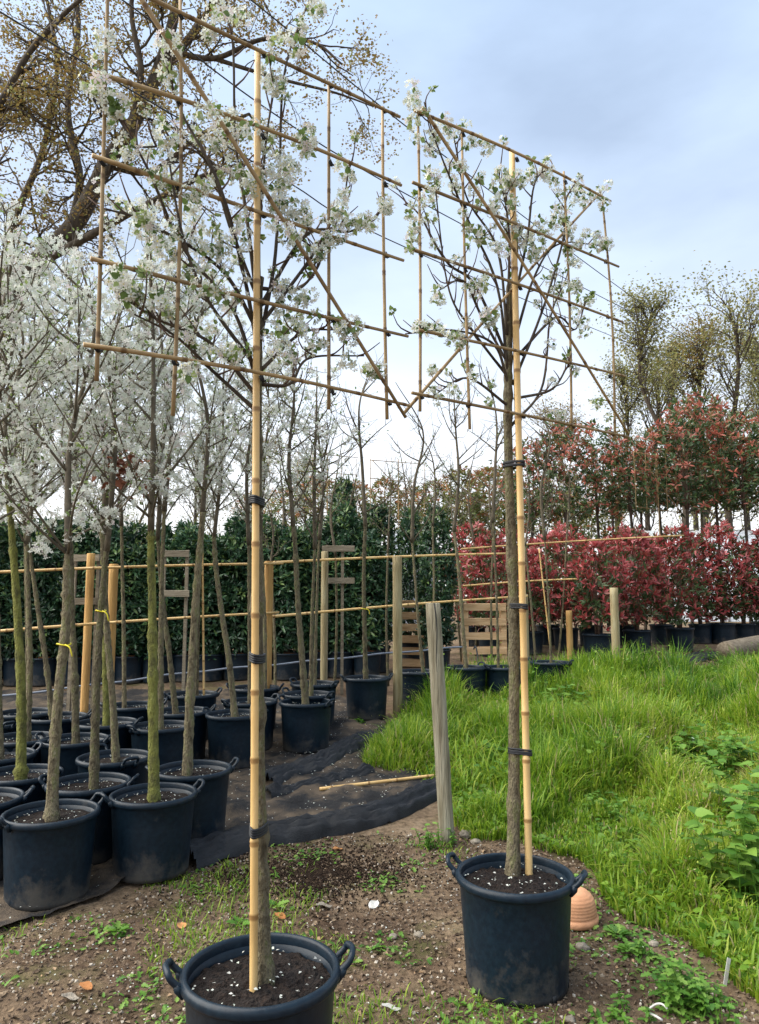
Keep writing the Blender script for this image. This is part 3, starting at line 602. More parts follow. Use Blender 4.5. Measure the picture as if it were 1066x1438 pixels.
# ------------------------------------------------------------------ block of potted blossom trees
def crown_variant(h, rad, nb, nclus, seed, leafy=.5):
    """a young tree's crown above the clear stem: (branch mesh, blossom mesh)"""
    r_ = np.random.default_rng(seed); m = MB(); sites = []
    lead = spline([[0, 0, 0], [r_.normal(0, .05), r_.normal(0, .05), h * .35], [r_.normal(0, .09), r_.normal(0, .09), h * .7], [r_.normal(0, .12), r_.normal(0, .12), h]], 26)
    tube(m, lead, np.linspace(.0245, .004, 26), 7, rough=.2, seed=seed)
    for k in range(nb):
        t = r_.uniform(.02, .82); p = lead[int(t * 25)]; a = k * 2.4 + r_.normal(0, .4); ln = rad * r_.uniform(.7, 1.25) * (1.15 - .55 * t) * 1.25
        el = r_.uniform(.55, 1.15); d = np.array([math.cos(a) * math.cos(el), math.sin(a) * math.cos(el), math.sin(el)])
        b = spline([p, p + d * ln * .5 + r_.normal(0, .03, 3) + [0, 0, -.02], p + d * ln + [0, 0, ln * .12] + r_.normal(0, .04, 3)], 12)
        tube(m, b, np.linspace(.010, .003, 12), 5)
        for j in range(2, 12):
            sites.append(b[j])
            if r_.random() < .6:
                dd = unit(unit(b[j] - b[j - 1]) + r_.normal(0, .75, 3)); l2 = r_.uniform(.08, .3); s = spline([b[j], b[j] + dd * l2 * .5 + r_.normal(0, .02, 3), b[j] + dd * l2 + [0, 0, l2 * .2]], 5)
                tube(m, s, np.linspace(.0036, .0014, 5), 4); sites += [s[2], s[4], s[4]]
    for j in range(8, 26): sites.append(lead[j])
    bm = m.mesh('crown_branches', M['bark_crown']); sites = np.array(sites); m = MB()
    if nclus:
        c = sites[r_.integers(len(sites), size=nclus)] + r_.normal(0, .02, (nclus, 3))
        nf = 9; P = np.repeat(c, nf, 0) + rdir(nclus * nf) * (.045 * rng.random(nclus * nf) ** .5)[:, None]
        scatter(m, FLV[:, [0, 2, 1]], FLF, P, frames(unit(P - np.repeat(c, nf, 0)) + rng.normal(0, .5, (len(P), 3))), rng.uniform(.013, .021, len(P)), 0)
    nl = int(900 * leafy); c = sites[r_.integers(len(sites), size=nl)]; D = rdir(nl, -.4, 1)
    scatter(m, LEAF, LEAFF, c + rng.normal(0, .02, (nl, 3)), frames(D), rng.uniform(.02, .045, nl), 1)
    return bm, m.mesh('blossom', [M['petal'], M['young_leaf']])
CV = [crown_variant(2.1 + .15 * i, .62, 17, 225, 40 + i, .6) for i in range(5)]
CB = [crown_variant(1.9, .42, 11, 0, 60 + i, .05) for i in range(3)]
CH = [crown_variant(1.9, .5, 12, 55, 70 + i, .3) for i in range(2)]
def stem(px, py, trunk, r0, crown, labels, group=None, tubrot=0., mat='bark', ribbon=None, i=0, crz=None, csc=1., tgroup=None):
    c = gnd(px, py, .405); base = np.array([c[0], c[1], g(c[0], c[1]) + .012])
    tub(base, labels[0], tubrot, tgroup)
    org = base + [0, 0, .36]
    b0 = atY(trunk[0][0], trunk[0][1], base[1]); b0[2] = org[2] - .03; off = b0[:2] - base[:2]
    if np.hypot(*off) > .12: b0[:2] = base[:2] + off / np.hypot(*off) * .12
    pts = [b0] + [atY(x, y, base[1] + .02 * k) for k, (x, y) in enumerate(trunk[1:])]
    n = 60; P = spline(pts, n); zc = base[2] + 1.75 + (i * .37 % 1) * .35
    if P[-1][2] > zc: P = spline(P[:max(4, int(np.argmax(P[:, 2] > zc)))], n)
    h = np.linspace(0, 1, n); r0 = r0 * .9; r = r0 * (1 - .38 * h) + r0 * .3 * np.exp(-h * 22); rr_ = np.random.default_rng(i)
    for kx in rr_.random(14): r = r + r0 * .2 * np.exp(-((h - kx) / .009) ** 2)
    t = thing('potted_tree', labels[1], 'tree', org, group)
    m = MB(); tube(m, P, r, 10, rough=.10, seed=i * 3.1); ob('trunk', m.mesh('trunk', M[mat], origin=org), t)
    top = P[-1] - org - [0, 0, .02]; rz = rr_.uniform(0, 6.28) if crz is None else crz
    ob('crown', crown[0], t, top, (0, 0, rz), csc); ob('blossom', crown[1], t, top, (0, 0, rz), csc, kind='stuff')
    if ribbon:
        z = atY(px, ribbon, base[1])[2]; q = P[np.argmin(abs(P[:, 2] - z))]; m = MB(); rad = r0 * 1.12
        a = np.linspace(0, 6.6, 24); tube(m, np.stack([q[0] + rad * np.cos(a), q[1] + rad * np.sin(a), z + .004 * np.sin(a * 2)], -1), .004, 5)
        tube(m, spline([[q[0] + .02, q[1] - rad, z], [q[0] + .05, q[1] - rad - .01, z - .015], [q[0] + .06, q[1] - rad, z - .06]], 8), .004, 4)
        ob('ribbon', m.mesh('ribbon', M['ribbon'], origin=org), t)
    return t
GB = 'tubs in the middle of the block of potted trees'; GT = 'blossom trees in the middle of the block of tubs'
LBt = 'dark blue tub hemmed in by other tubs of blossom trees'; LBT = 'slender white blossom tree hemmed in by other potted blossom trees'
# (rim px, rim py, trunk px points, radius, variant, labels or None, mat, ribbon)
ROW = [
 (72, 1143, [(72, 1150), (80, 1000), (92, 880), (96, 770), (108, 640), (112, 560)], .034, 0, ('dark blue tub with muddy foot at the corner of the tub block', 'pale grey leaning trunk with yellow ribbon and blossom at block corner'), 'bark', 905),
 (216, 1117, [(217, 1118), (215, 1000), (214, 860), (212, 760), (215, 690), (222, 600)], .035, 1, ('dark blue tub under the greenest trunk, dusty on one side', 'blossom tree with bright moss-green trunk'), 'bark_moss', None),
 (271, 1082, [(263, 1086), (268, 960), (276, 830), (284, 730), (288, 650)], .033, 2, ('dark blue tub just behind the tub with moss-green trunk', 'grey-brown blossom trunk just behind the moss-green one'), 'bark', None),
 (125, 1101, [(132, 1104), (135, 980), (140, 880), (148, 790), (160, 700), (170, 640)], .029, 3, ('dark blue tub between corner tub and moss-green trunk tub', 'slim bent blossom trunk with yellow ribbon between two front tubs'), 'bark', 858),
 (161, 1065, [(164, 1070), (158, 980), (150, 880), (146, 790), (140, 690)], .028, 4, ('dark blue tub right behind the slim bent trunk tub', 'straight blossom trunk right behind the slim bent one'), 'bark', None),
 (30, 1088, [(30, 1090), (30, 980), (24, 850), (16, 740), (10, 640), (4, 560)], .034, 0, ('dark blue tub beside the corner tub, under thick mossy trunk', 'thick mossy blossom trunk beside the pale leaning one'), 'bark_moss', None),
 (-32, 1124, [(-32, 1130), (-30, 900), (-26, 700)], .032, 1, None, 'bark', None),
 (105, 1040, [(107, 1045), (105, 950), (101, 860), (99, 760), (95, 660)], .03, 2, ('dark blue tub behind the pale leaning trunk, two rows in', 'blossom trunk seen just behind the pale leaning trunk'), 'bark', None),
 (227, 1021, [(226, 1024), (226, 900), (228, 790), (232, 690)], .026, 3, ('dark blue tub straight behind the moss-green trunk', 'blossom trunk half hidden straight behind the moss-green trunk'), 'bark', None),
 (330, 1004, [(331, 1008), (322, 930), (310, 850), (302, 780), (300, 690)], .030, 4, ('dark blue tub with a trunk leaning towards the moss-green one', 'blossom trunk leaning over beside the tall front stake'), 'bark', None),
 (430, 987, [(430, 990), (424, 920), (418, 840), (414, 760), (404, 660)], .034, 5, ('dark blue tub at the block edge beside the cloth ruck', 'lightly blossoming tree with knobbly trunk at the block edge'), 'bark', None),
 (432, 976, [(437, 962), (438, 880), (441, 800), (446, 700)], .022, 6, ('dark blue tub squeezed close behind the block-edge tub', 'thin pale trunk standing close behind the knobbly one'), 'bark', None),
 (441, 961, [(442, 960), (444, 880), (447, 790), (452, 700), (456, 640)], .02, 7, ('dark blue tub third deep behind the block-edge tub', 'thinnest pale trunk behind the knobbly block-edge one'), 'bark', None),
 (515, 953, [(514, 955), (512, 880), (511, 800), (514, 720), (516, 660)], .029, 8, ('dark blue tub standing alone near two round fence posts', 'bare slim tree with yellow ribbon alone in its tub'), 'bark', 855),
 (352, 986, [(352, 988), (351, 880), (350, 780), (346, 690)], .026, 3, ('dark blue tub hidden half behind the tall front stake', 'blossom trunk hidden directly behind the tall front stake'), 'bark', None),
 (358, 967, [(372, 968), (372, 880), (368, 790), (364, 700)], .024, 2, ('dark blue tub between the tall front stake and orange post', 'blossom trunk between the tall front stake and orange post'), 'bark', None),
 (270, 976, [(275, 978), (278, 880), (280, 780), (286, 690)], .024, 0, ('dark blue tub at the foot of the upright supporting cane', 'thin blossom trunk beside the upright supporting cane'), 'bark', None),
 (255, 1000, [(248, 1003), (238, 920), (228, 840), (222, 760), (216, 680)], .028, 4, ('dark blue tub behind the moss-green trunk, with slanting stem', 'slanting blossom trunk just behind the moss-green one, leaning to it'), 'bark', None),
 (188, 992, [(175, 994), (174, 900), (172, 800), (170, 700)], .022, 1, ('dark blue tub at the foot of the orange-brown round post', 'thin grey blossom trunk next to the orange-brown round post'), 'bark', None),
 (150, 1016, [(150, 1022), (148, 930), (147, 830), (143, 740), (140, 660)], .03, 3, ('dark blue tub in front of the orange-brown round post', 'mossy blossom trunk in front of the orange-brown round post'), 'bark_moss', None),
 (80, 1008, [(75, 1014), (66, 940), (54, 860), (44, 790), (30, 690)], .026, 2, ('dark blue tub with a strongly slanting thin stem', 'thin blossom trunk slanting strongly across the pale cane'), 'bark', None),
 (37, 1002, [(38, 1004), (38, 900), (36, 800), (34, 700)], .018, 1, None, 'bark', None),
 (32, 1038, [(38, 1042), (42, 940), (40, 850), (38, 740), (46, 640)], .026, 4, None, 'bark', None),
 (-4, 1062, [(0, 1064), (-4, 900), (-10, 700)], .03, 3, None, 'bark', None),
 (-14, 1018, [(-10, 1020), (-8, 880), (-6, 720)], .024, 0, None, 'bark', None),
 (588, 944, [(595, 946), (588, 880), (582, 800), (576, 720), (574, 640)], .021, 9, ('dark blue tub half behind a round fence post', 'bare young tree rising between post and dark evergreen column'), 'bark', None),
 (655, 938, [(655, 938), (650, 880), (644, 800), (636, 730), (628, 670)], .026, 10, ('dark blue tub in the grass edge before the pallet', 'bare young tree leaning in front of the pallet'), 'bark', None),
 (710, 938, [(700, 940), (698, 860), (694, 760), (688, 680)], .018, 8, ('dark blue tub in long grass behind the trained tree stem', 'thin bare tree behind the trained tree stem'), 'bark', None),
 (773, 931, [(774, 930), (771, 860), (767, 790), (763, 700), (766, 640)], .016, 9, ('dark blue tub at grass edge beside the red shrubs', 'thin whitish bare tree beside the red shrubs'), 'bark', None),
]
for i, (px, py, tk, r0, v, lab, mat, rib) in enumerate(ROW):
    cr_ = (CV + CH + CH[:1] + CB + CB)[v]
    stem(px, py, tk, r0, cr_, lab or (LBt, LBT), None if lab else GT, random.uniform(-.9, .9), mat, rib, i, None, random.uniform(.70, .88) if v < 5 else .95, None if lab else GB)
# bronze dead-leaf tuft on one stem
k = 90; c = atY(180, 655, 4.9); P = rng.normal(0, 1, (k, 3)) * [.10, .10, .09]; t = thing('copper_leaf_shoot', 'tuft of hanging copper-red leaves among the white blossom', 'leaf tuft', c)
m = MB(); scatter(m, BLEAF, BLEAFF, P, frames(rdir(k, -1, .3)), rng.uniform(.05, .09, k)); ob('leaves', m.mesh('leaves', M['dead_leaf']), t, kind='stuff')
m = MB(); tube(m, spline([[-.09, .05, -.35], [-.04, .0, -.15], [0, 0, 0]], 8), .008, 5); ob('stem', m.mesh('stem', M['twig']), t)

# ------------------------------------------------------------------ fence of bamboo rails on posts
def post(px, ytop, Y, r, mat, label, name='fence_post', lean=0., buried=.05, sides=14):
    p = atY(px, ytop, Y); z0 = g(p[0], p[1]); m = MB(); b = np.array([p[0] - lean, p[1], z0])
    zz = np.linspace(-buried, p[2] - z0, 14); q = np.stack([lean * zz / (p[2] - z0), 0 * zz, zz], -1); rad = np.full(14, r); 
    q = np.vstack([q, q[-1] + [0, 0, .006]]); rad = np.append(rad, r * .86)
    tube(m, q, rad, sides, rough=.07, seed=px * .1); o = ob(name, m.mesh(name, M[mat]), None, b); tag(o, label, 'post'); return o
post(160, 793, 7.25, .045, 'post_new', 'orange-brown round fence post among the blossom trunks')
post(128, 778, 7.9, .042, 'post_new', 'taller orange-brown post with grey slats nailed on')
post(378, 789, 7.5, .045, 'post_new', 'orange-brown round post just behind the tall front stake')
post(558, 782, 7.95, .05, 'post', 'greying round rail post behind the lone bare tree tub')
post(736, 835, 9.3, .05, 'post', 'greying round post behind the trained tree stem at rail end')
wp = post(608, 848, 4.66, .046, 'post_grey', 'weathered grey split-topped post at the grass edge', lean=-.075)
hz_ = max(v.co.z for v in wp.data.vertices); m = MB(); tt = np.linspace(0, 1, 9); zz = hz_ - tt * .42
tube(m, np.stack([-.075 * zz / hz_ + .008 * np.sin(tt * 5) + .004, -.0448 + 0 * zz, zz], -1), np.linspace(.0042, .0012, 9), 5); ob('crack', m.mesh('crack', M['rubber']), wp)
post(862, 826, 10.6, .058, 'post', 'grey-green post standing alone before the red shrubs')
post(799, 858, 10.8, .045, 'post_new', 'short orange post between red shrubs and grass')
post(456, 775, 8.9, .04, 'post', 'brown post with weathered slats against the evergreen hedge')
def rail(a, b, label, r=.0135):
    p = atY(*a); q = atY(*b); m = MB(); cane(m, p, q, r, r * .85, .32, 8, .015); tag(ob('bamboo_rail', m.mesh('bamboo_rail', M['bamboo'], origin=p), None, p), label, 'rail')
rail((-60, 806, 6.75), (398, 791, 7.5), 'upper bamboo rail behind the blossom trunks')
rail((372, 790.5, 7.52), (722, 777, 9.2), 'upper bamboo rail in front of the evergreen hedge and columns')
rail((-60, 891, 6.75), (392, 860, 7.46), 'lower bamboo rail behind the blossom trunks')
rail((370, 867, 7.54), (741, 837, 9.25), 'lower bamboo rail in front of the evergreen hedge and pallet')
rail((648, 771, 11.0), (960, 752, 12.0), 'far bamboo rail level with the red shrub tops')
rail((650, 823, 11.1), (810, 813, 11.5), 'lower far bamboo rail crossing the red shrubs')
# canes standing beside stems
def standing(px0, py0, px1, py1, Y, label, r=.011):
    p = atY(px1, py1, Y); q = atY(px0, py0, Y); b = np.array([q[0], q[1], min(q[2], g(q[0], q[1]) + .36)]); m = MB(); cane(m, b, p, r, r * .8, .26, 8)
    tag(ob('bamboo_cane', m.mesh('bamboo_cane', M['bamboo'], origin=b), None, b), label, 'cane')
standing(287, 965, 284, 740, 7.0, 'upright bamboo cane supporting a stem behind mossy trunks')
standing(43, 1000, 40, 765, 6.9, 'upright pale bamboo cane beside the thick mossy trunk')
standing(773, 900, 757, 770, 10.2, 'bamboo cane leaning beside the red shrubs')
# weathered slats nailed to posts behind the rails
def slatted(x0, x1, ys, Y, pxp, label):
    b = atY((x0 + x1) / 2, ys[-1], Y); z0 = g(b[0], b[1]); t = thing('slat_rack', label, 'rack', (b[0], b[1], z0))
    for y in ys:
        p, q = atY(x0, y, Y), atY(x1, y - 1, Y); m = MB(); c = (p + q) / 2; box(m, c - [b[0], b[1], z0], np.linalg.norm(q - p), .022, .07, math.atan2(q[1] - p[1], q[0] - p[0]), jit=.008); ob('slat', m.mesh('slat', M['slat'], False), t)
    for x in pxp:
        p = atY(x, ys[0] - 6, Y); m = MB(); h = p[2] - z0; box(m, [p[0] - b[0], .045, h / 2], .035, .035, h); ob('upright', m.mesh('upright', M['slat'], False), t)
slatted(100, 140, (784, 845), 8.0, (104, 137), 'weathered slat rack beside the taller orange post')
slatted(224, 266, (778, 834), 8.4, (230, 262), 'weathered slat rack right of the moss-green trunk')
slatted(452, 498, (771, 816), 9.0, (459, 481), 'weathered slat rack against the hedge behind thin trunks')

# ------------------------------------------------------------------ foliage masses
def shrub_variant(h, rad, n, tmpl, size, mat, seed, zlo=.12, taper=.6, fill=.55, stems=5, leafdir=.6, tuft=6):
    r_ = np.random.default_rng(seed); m = MB(); nt_ = n // tuft
    z = zlo + (h - zlo) * r_.random(nt_); a = r_.uniform(0, 6.28, nt_); q = (z - zlo) / (h - zlo)
    prof = np.sin(np.clip(q * .9 + .10, 0, 1) * math.pi) ** taper
    lump = .72 + .6 * fbm(np.cos(a) * 1.6 + seed, np.sin(a) * 1.6, z * 2.6, 3)
    rr = rad * prof * lump * (fill + (1 - fill) * r_.random(nt_)) ** .8
    c = np.stack([rr * np.cos(a), rr * np.sin(a), z + r_.normal(0, .05, nt_)], -1)
    outw = unit(np.stack([np.cos(a), np.sin(a), .4 + q * 1.2], -1))
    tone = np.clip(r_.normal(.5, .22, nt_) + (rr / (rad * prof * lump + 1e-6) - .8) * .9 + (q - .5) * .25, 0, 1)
    P = np.repeat(c, tuft, 0); O = np.repeat(outw, tuft, 0); D = unit(O * leafdir + rng.normal(0, .75, P.shape))
    s = rng.uniform(.65, 1.15, len(P)) * size
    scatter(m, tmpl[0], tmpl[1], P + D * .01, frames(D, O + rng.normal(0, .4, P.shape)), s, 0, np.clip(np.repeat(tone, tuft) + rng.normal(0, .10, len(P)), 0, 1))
    fol = m.mesh('foliage', M[mat]); m = MB()
    for k in range(stems):
        a = r_.uniform(0, 6.28); e = rad * .5 * r_.random(); tube(m, spline([[.03 * math.cos(a), .03 * math.sin(a), 0], [e * .4 * math.cos(a), e * .4 * math.sin(a), h * .3], [e * math.cos(a), e * math.sin(a), h * .8]], 8), np.linspace(.014, .005, 8), 5)
    return fol, m.mesh('stems', M['twig'])
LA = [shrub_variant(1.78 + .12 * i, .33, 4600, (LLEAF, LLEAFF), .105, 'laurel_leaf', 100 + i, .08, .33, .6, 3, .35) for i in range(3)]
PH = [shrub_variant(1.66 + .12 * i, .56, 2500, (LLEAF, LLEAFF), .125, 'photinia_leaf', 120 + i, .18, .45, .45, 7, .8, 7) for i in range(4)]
def small_pot(t, sc, coir=False):
    ob('pot', TS['body'], t, scale=sc); ob('pot_rim', TS['rim'], t, scale=sc)
    o = ob('potting_soil', COIR if coir else TS['soil'], t, scale=sc)
m = MB(); lathe(m, [(.0, .42), (.08, .415), (.2255, .385)], 24); COIR = m.mesh('coir_disc', M['coir'], False)
def shrub(p, var, label, cat, group, name, sc=1., psc=.8, coir=False, rz=None):
    t = thing(name, label, cat, p, group, random.uniform(0, 6.28) if rz is None else rz)
    small_pot(t, psc, coir); z = .36 * psc
    ob('foliage', var[0], t, (0, 0, z), scale=sc, kind='stuff'); ob('stems', var[1], t, (0, 0, z), scale=sc); return t
GL = 'evergreen plants forming the dark hedge'; LL = 'dark evergreen laurel-leaved plant in the hedge behind the bamboo rails'
k = 0
for row, (y0, n, x0, dx) in enumerate(((9.55, 17, -5.35, .345), (10.25, 16, -5.2, .36))):
    for j in range(n):
        x = x0 + j * dx + random.uniform(-.03, .03); y = y0 + .05 * j * (row == 0) + random.uniform(-.05, .05)
        if row == 0 and x > .08: continue
        if row == 1 and x > -.2: continue
        shrub((x, y, g(x, y)), LA[k % 3], LL, 'hedge plant', GL, 'evergreen_hedge_plant', (.95, .95, random.uniform(.80, 1.0)), .85, True); k += 1
p = atY(614, 930, 10.6); shrub((p[0], 10.6, g(0, 10.6)), LA[1], 'narrow dark evergreen column beside the stacked pallet', 'evergreen', None, 'evergreen_column', (.85, .85, 1.03), .8)
p = atY(577, 930, 11.5); shrub((p[0], 11.5, g(0, 11.5)), LA[0], 'smaller dark evergreen column in front of the grey shed', 'evergreen', None, 'evergreen_column', (.7, .7, 1.12), .8)
p = atY(528, 930, 10.7); shrub((p[0], 10.7, g(0, 10.7)), LA[2], 'broad dark evergreen column at the end of the hedge', 'evergreen', None, 'evergreen_column', (1.0, 1.0, 1.0), .85)
p = atY(480, 930, 12); shrub((p[0], 12., g(0, 12)), LA[2], 'tall pointed dark evergreen rising above the hedge', 'evergreen', None, 'evergreen_column', (.8, .8, 1.25), .85)
SV = [crown_variant(1.7 + .2 * i, .34, 10, 0, 80 + i, .35) for i in range(3)]
for i, (px, Yd) in enumerate([(388, 9.0), (402, 10.9), (470, 9.1), (487, 11.2), (545, 9.6), (560, 11.8), (603, 9.9), (648, 11.6), (668, 12.2), (690, 10.4), (706, 11.9), (752, 11.0), (784, 12.)]):
    p = atY(px, 900, Yd); z0 = float(g(p[0], Yd)); t = thing('young_sapling', 'thin lightly leafed sapling rising behind the bamboo rails', 'sapling', (p[0], Yd, z0), 'thin saplings behind the bamboo rails')
    rr_ = np.random.default_rng(900 + i); hh = rr_.uniform(1.55, 2.1); e = np.array([rr_.normal(0, .08), 0, hh]); m = MB(); tube(m, spline([[0, 0, 0], e * .5 + [rr_.normal(0, .03), 0, 0], e], 20), np.linspace(.019, .014, 20), 7, rough=.1)
    ob('trunk', m.mesh('trunk', M['bark']), t); c_ = SV[i % 3]; sc_ = rr_.uniform(.6, .85); ob('crown', c_[0], t, e - [0, 0, .01], (0, 0, i * 1.1), sc_); ob('leaves', c_[1], t, e - [0, 0, .01], (0, 0, i * 1.1), sc_, kind='stuff')
# red shrubs
GP = 'red-leaved shrubs in pots by the grass'; LP_ = 'red and dark green leaved shrub packed inside the shrub row'
front = [(840, 925, 11.2, 'red shrub with thin bare stems, behind the lone grey-green post', .98), (896, 918, 11.9, 'red shrub with dark green heart next to the lone post', 1.0), (956, 914, 12.3, 'red shrub with small weeds at its pot', .98), (1016, 904, 13.0, 'dark red shrub beside the fallen log', 1.0), (1075, 900, 13.3, 'red shrub behind the fallen log, last of the row', 1.0)]
for i, (px, py, Yd, lab, s) in enumerate(front):
    s *= .93
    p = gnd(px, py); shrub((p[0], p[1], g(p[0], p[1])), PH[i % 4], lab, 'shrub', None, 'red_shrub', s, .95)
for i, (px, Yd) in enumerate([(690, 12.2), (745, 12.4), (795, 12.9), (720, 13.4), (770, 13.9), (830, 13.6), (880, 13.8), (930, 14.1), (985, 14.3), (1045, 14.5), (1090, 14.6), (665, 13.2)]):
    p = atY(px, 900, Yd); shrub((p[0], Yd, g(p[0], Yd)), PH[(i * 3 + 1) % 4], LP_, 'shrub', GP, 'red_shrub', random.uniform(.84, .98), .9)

# standard trees behind: clear stem, bushy head
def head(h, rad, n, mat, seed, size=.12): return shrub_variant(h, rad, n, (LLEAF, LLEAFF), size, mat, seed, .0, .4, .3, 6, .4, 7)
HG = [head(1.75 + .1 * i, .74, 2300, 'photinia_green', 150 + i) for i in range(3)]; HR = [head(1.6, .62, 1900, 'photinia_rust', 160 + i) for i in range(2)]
def standard(px, ybot, ytop, Yd, var, label, group=None, wide=1.):
    p = atY(px, ybot, Yd); top = atY(px, ytop, Yd)[2]; z0 = float(g(p[0], Yd)); hh = p[2] - z0
    t = thing('standard_tree', label, 'tree', (p[0], Yd, z0), group, random.uniform(0, 6.28)); m = MB()
    tube(m, spline([[0, 0, 0], [.03, .02, hh * .5], [0, 0, hh + .5]], 12), np.linspace(.04, .028, 12), 7, rough=.2); ob('trunk', m.mesh('trunk', M['bark_dark']), t)
    s = (top - p[2]) / 1.75; ob('crown', var[0], t, (0, 0, hh), scale=(wide * s, wide * s, s), kind='stuff'); ob('branches', var[1], t, (0, 0, hh), scale=s)
GS = 'standard trees behind the red shrubs'; LS_ = 'bushy green and rust headed standard tree behind the red shrubs'
for i, (px, yb, yt, Yd) in enumerate([(748, 735, 622, 15.2), (795, 725, 605, 15.0), (838, 722, 612, 15.6), (885, 718, 618, 15.3), (925, 712, 610, 16.0), (965, 715, 590, 15.5), (1005, 712, 585, 16.2), (1045, 712, 590, 15.6), (1085, 715, 600, 16.2), (985, 705, 560, 18.), (900, 720, 640, 17.), (860, 715, 640, 17.6)]):
    standard(px, yb, yt, Yd, HG[i % 3], LS_, GS, 1.05)
GS2 = 'rusty standard trees beyond the evergreen columns'; LS2 = 'rust and yellow-green standard tree beyond the evergreen columns'
for i, (px, yb, yt, Yd) in enumerate([(650, 750, 655, 17.5), (690, 752, 648, 18.5), (720, 750, 665, 17.2), (668, 758, 690, 20), (540, 745, 668, 18), (500, 745, 672, 19), (610, 755, 672, 21), (450, 745, 665, 18.5), (580, 745, 680, 22), (400, 745, 680, 19), (350, 745, 690, 20), (760, 765, 690, 19.5), (805, 762, 690, 20), (850, 765, 695, 19.2)]):
    standard(px, yb, yt, Yd, HR[i % 2], LS2, GS2, 1.25)

# ------------------------------------------------------------------ tall leafing trees
def grow(segs, tips, p, d, ln, r, lev, r_, droop=.0):
    n = 5; q = [p]; dd = d.copy()
    for k in range(n):
        dd = unit(dd + r_.normal(0, .16, 3) + [0, 0, .06 - droop * lev]); q.append(q[-1] + dd * ln / n)
    q = np.array(q); segs.append((q, r, r * .55))
    if lev == 0: tips.extend([q[2], q[3], q[4], q[5]]); return
    for k in range(2 + (r_.random() < .7) + (lev > 1)):
        j = r_.integers(2, 6); ax = unit(r_.normal(0, 1, 3)); nd = unit(unit(q[j] - q[j - 1]) + ax * .75)
        grow(segs, tips, q[j], nd, ln * r_.uniform(.55, .8), r * .55 * (1.1 - .08 * j), lev - 1, r_, droop)
def crown_leaves(tips, per, spread, size, mat, r_):
    T = np.array(tips); P = np.repeat(T, per, 0) + r_.normal(0, spread, (len(T) * per, 3)); m = MB()
    tone = np.repeat(np.clip(r_.normal(.5, .2, len(T)), 0, 1), per)
    scatter(m, LEAF * [1.5, 1, 1], LEAFF, P, frames(rdir(len(P), -1, .4)), r_.uniform(.6, 1.2, len(P)) * size, 0, np.clip(tone + r_.normal(0, .15, len(P)), 0, 1)); return m.mesh('crown', M[mat])
# the big old tree behind the blossom block
r_ = np.random.default_rng(5); YT = 13.5; q = lambda *a: [atY(x, y, YT + dz) for x, y, dz in a]
bx = atY(-40, 900, YT); org = np.array([bx[0], YT, float(g(bx[0], YT))])
tr = thing('big_leafing_tree', 'big old tree with dark leaning limbs and bronze young leaves behind the blossom', 'tree', org)
limbs = [([org + [0, 0, -.1]] + q((-35, 640, 0), (5, 470, 0), (40, 385, 0), (105, 315, 0), (150, 230, .1), (195, 160, .2), (235, 60, .3), (262, -60, .4)), .25, .09),
 (q((45, 375, 0), (110, 340, -.3), (200, 290, -.5), (290, 245, -.8), (340, 230, -1.)), .09, .025), (q((100, 322, 0), (112, 250, .6), (95, 150, .9), (110, 40, 1.2), (100, -60, 1.2)), .09, .04),
 (q((185, 175, .2), (198, 100, 0), (185, 20, -.2), (190, -80, -.4)), .08, .03), (q((232, 70, .3), (300, 82, .2), (370, 55, 0), (440, 60, 0), (480, 90, 0)), .065, .02), (q((-10, 520, 0), (15, 330, 1.), (60, 210, 1.2), (80, 90, 1.5), (60, -30, 1.6)), .09, .03),
 (q((-30, 600, 0), (-60, 300, -.5), (20, 110, -.8), (80, 30, -1), (150, -30, -1.2)), .085, .03), (q((150, 232, .1), (215, 240, .5), (280, 190, .8), (350, 160, 1.)), .08, .03), (q((215, 120, .25), (290, 20, .5), (340, -60, .8)), .09, .04), (q((300, 82, .2), (390, 110, .4), (470, 130, .5), (525, 150, .6)), .045, .012),
 (q((-60, 300, -.5), (-20, 200, 0), (10, 150, 0), (50, 130, .3)), .07, .02)]
tips = []; 
for L_, r0, r1 in limbs:
    P = spline(L_, 40); m = MB(); tube(m, P, np.linspace(r0, r1, 40), 12, rough=.15, seed=r0 * 50)
    segs = []; nn_ = max(7, int(np.linalg.norm(P[-1] - P[0]) * 3.0))
    for k in range(nn_):
        j = r_.integers(14 if r0 > .3 else 6, 40); d = unit(unit(P[j] - P[j - 1]) * .5 + r_.normal(0, .8, 3) + [0, 0, .2]); grow(segs, tips, P[j], d, r_.uniform(.55, 1.15), min(.03, r1), 2 if r_.random() < .6 else 1, r_, .05)
    lo = ob('limb', m.mesh('limb', M['bark_dark'], origin=org), tr); m = MB()
    for s in segs: tube(m, s[0], np.linspace(s[1], s[2], len(s[0])), 5, cap=False)
    ob('twigs', m.mesh('twigs', M['bark_dark'], origin=org), lo, kind='stuff')
T = np.array(tips)
m = crown_leaves(T - org, 5, .11, .066, 'bronze_leaf', r_); ob('crown', m, tr, kind='stuff')
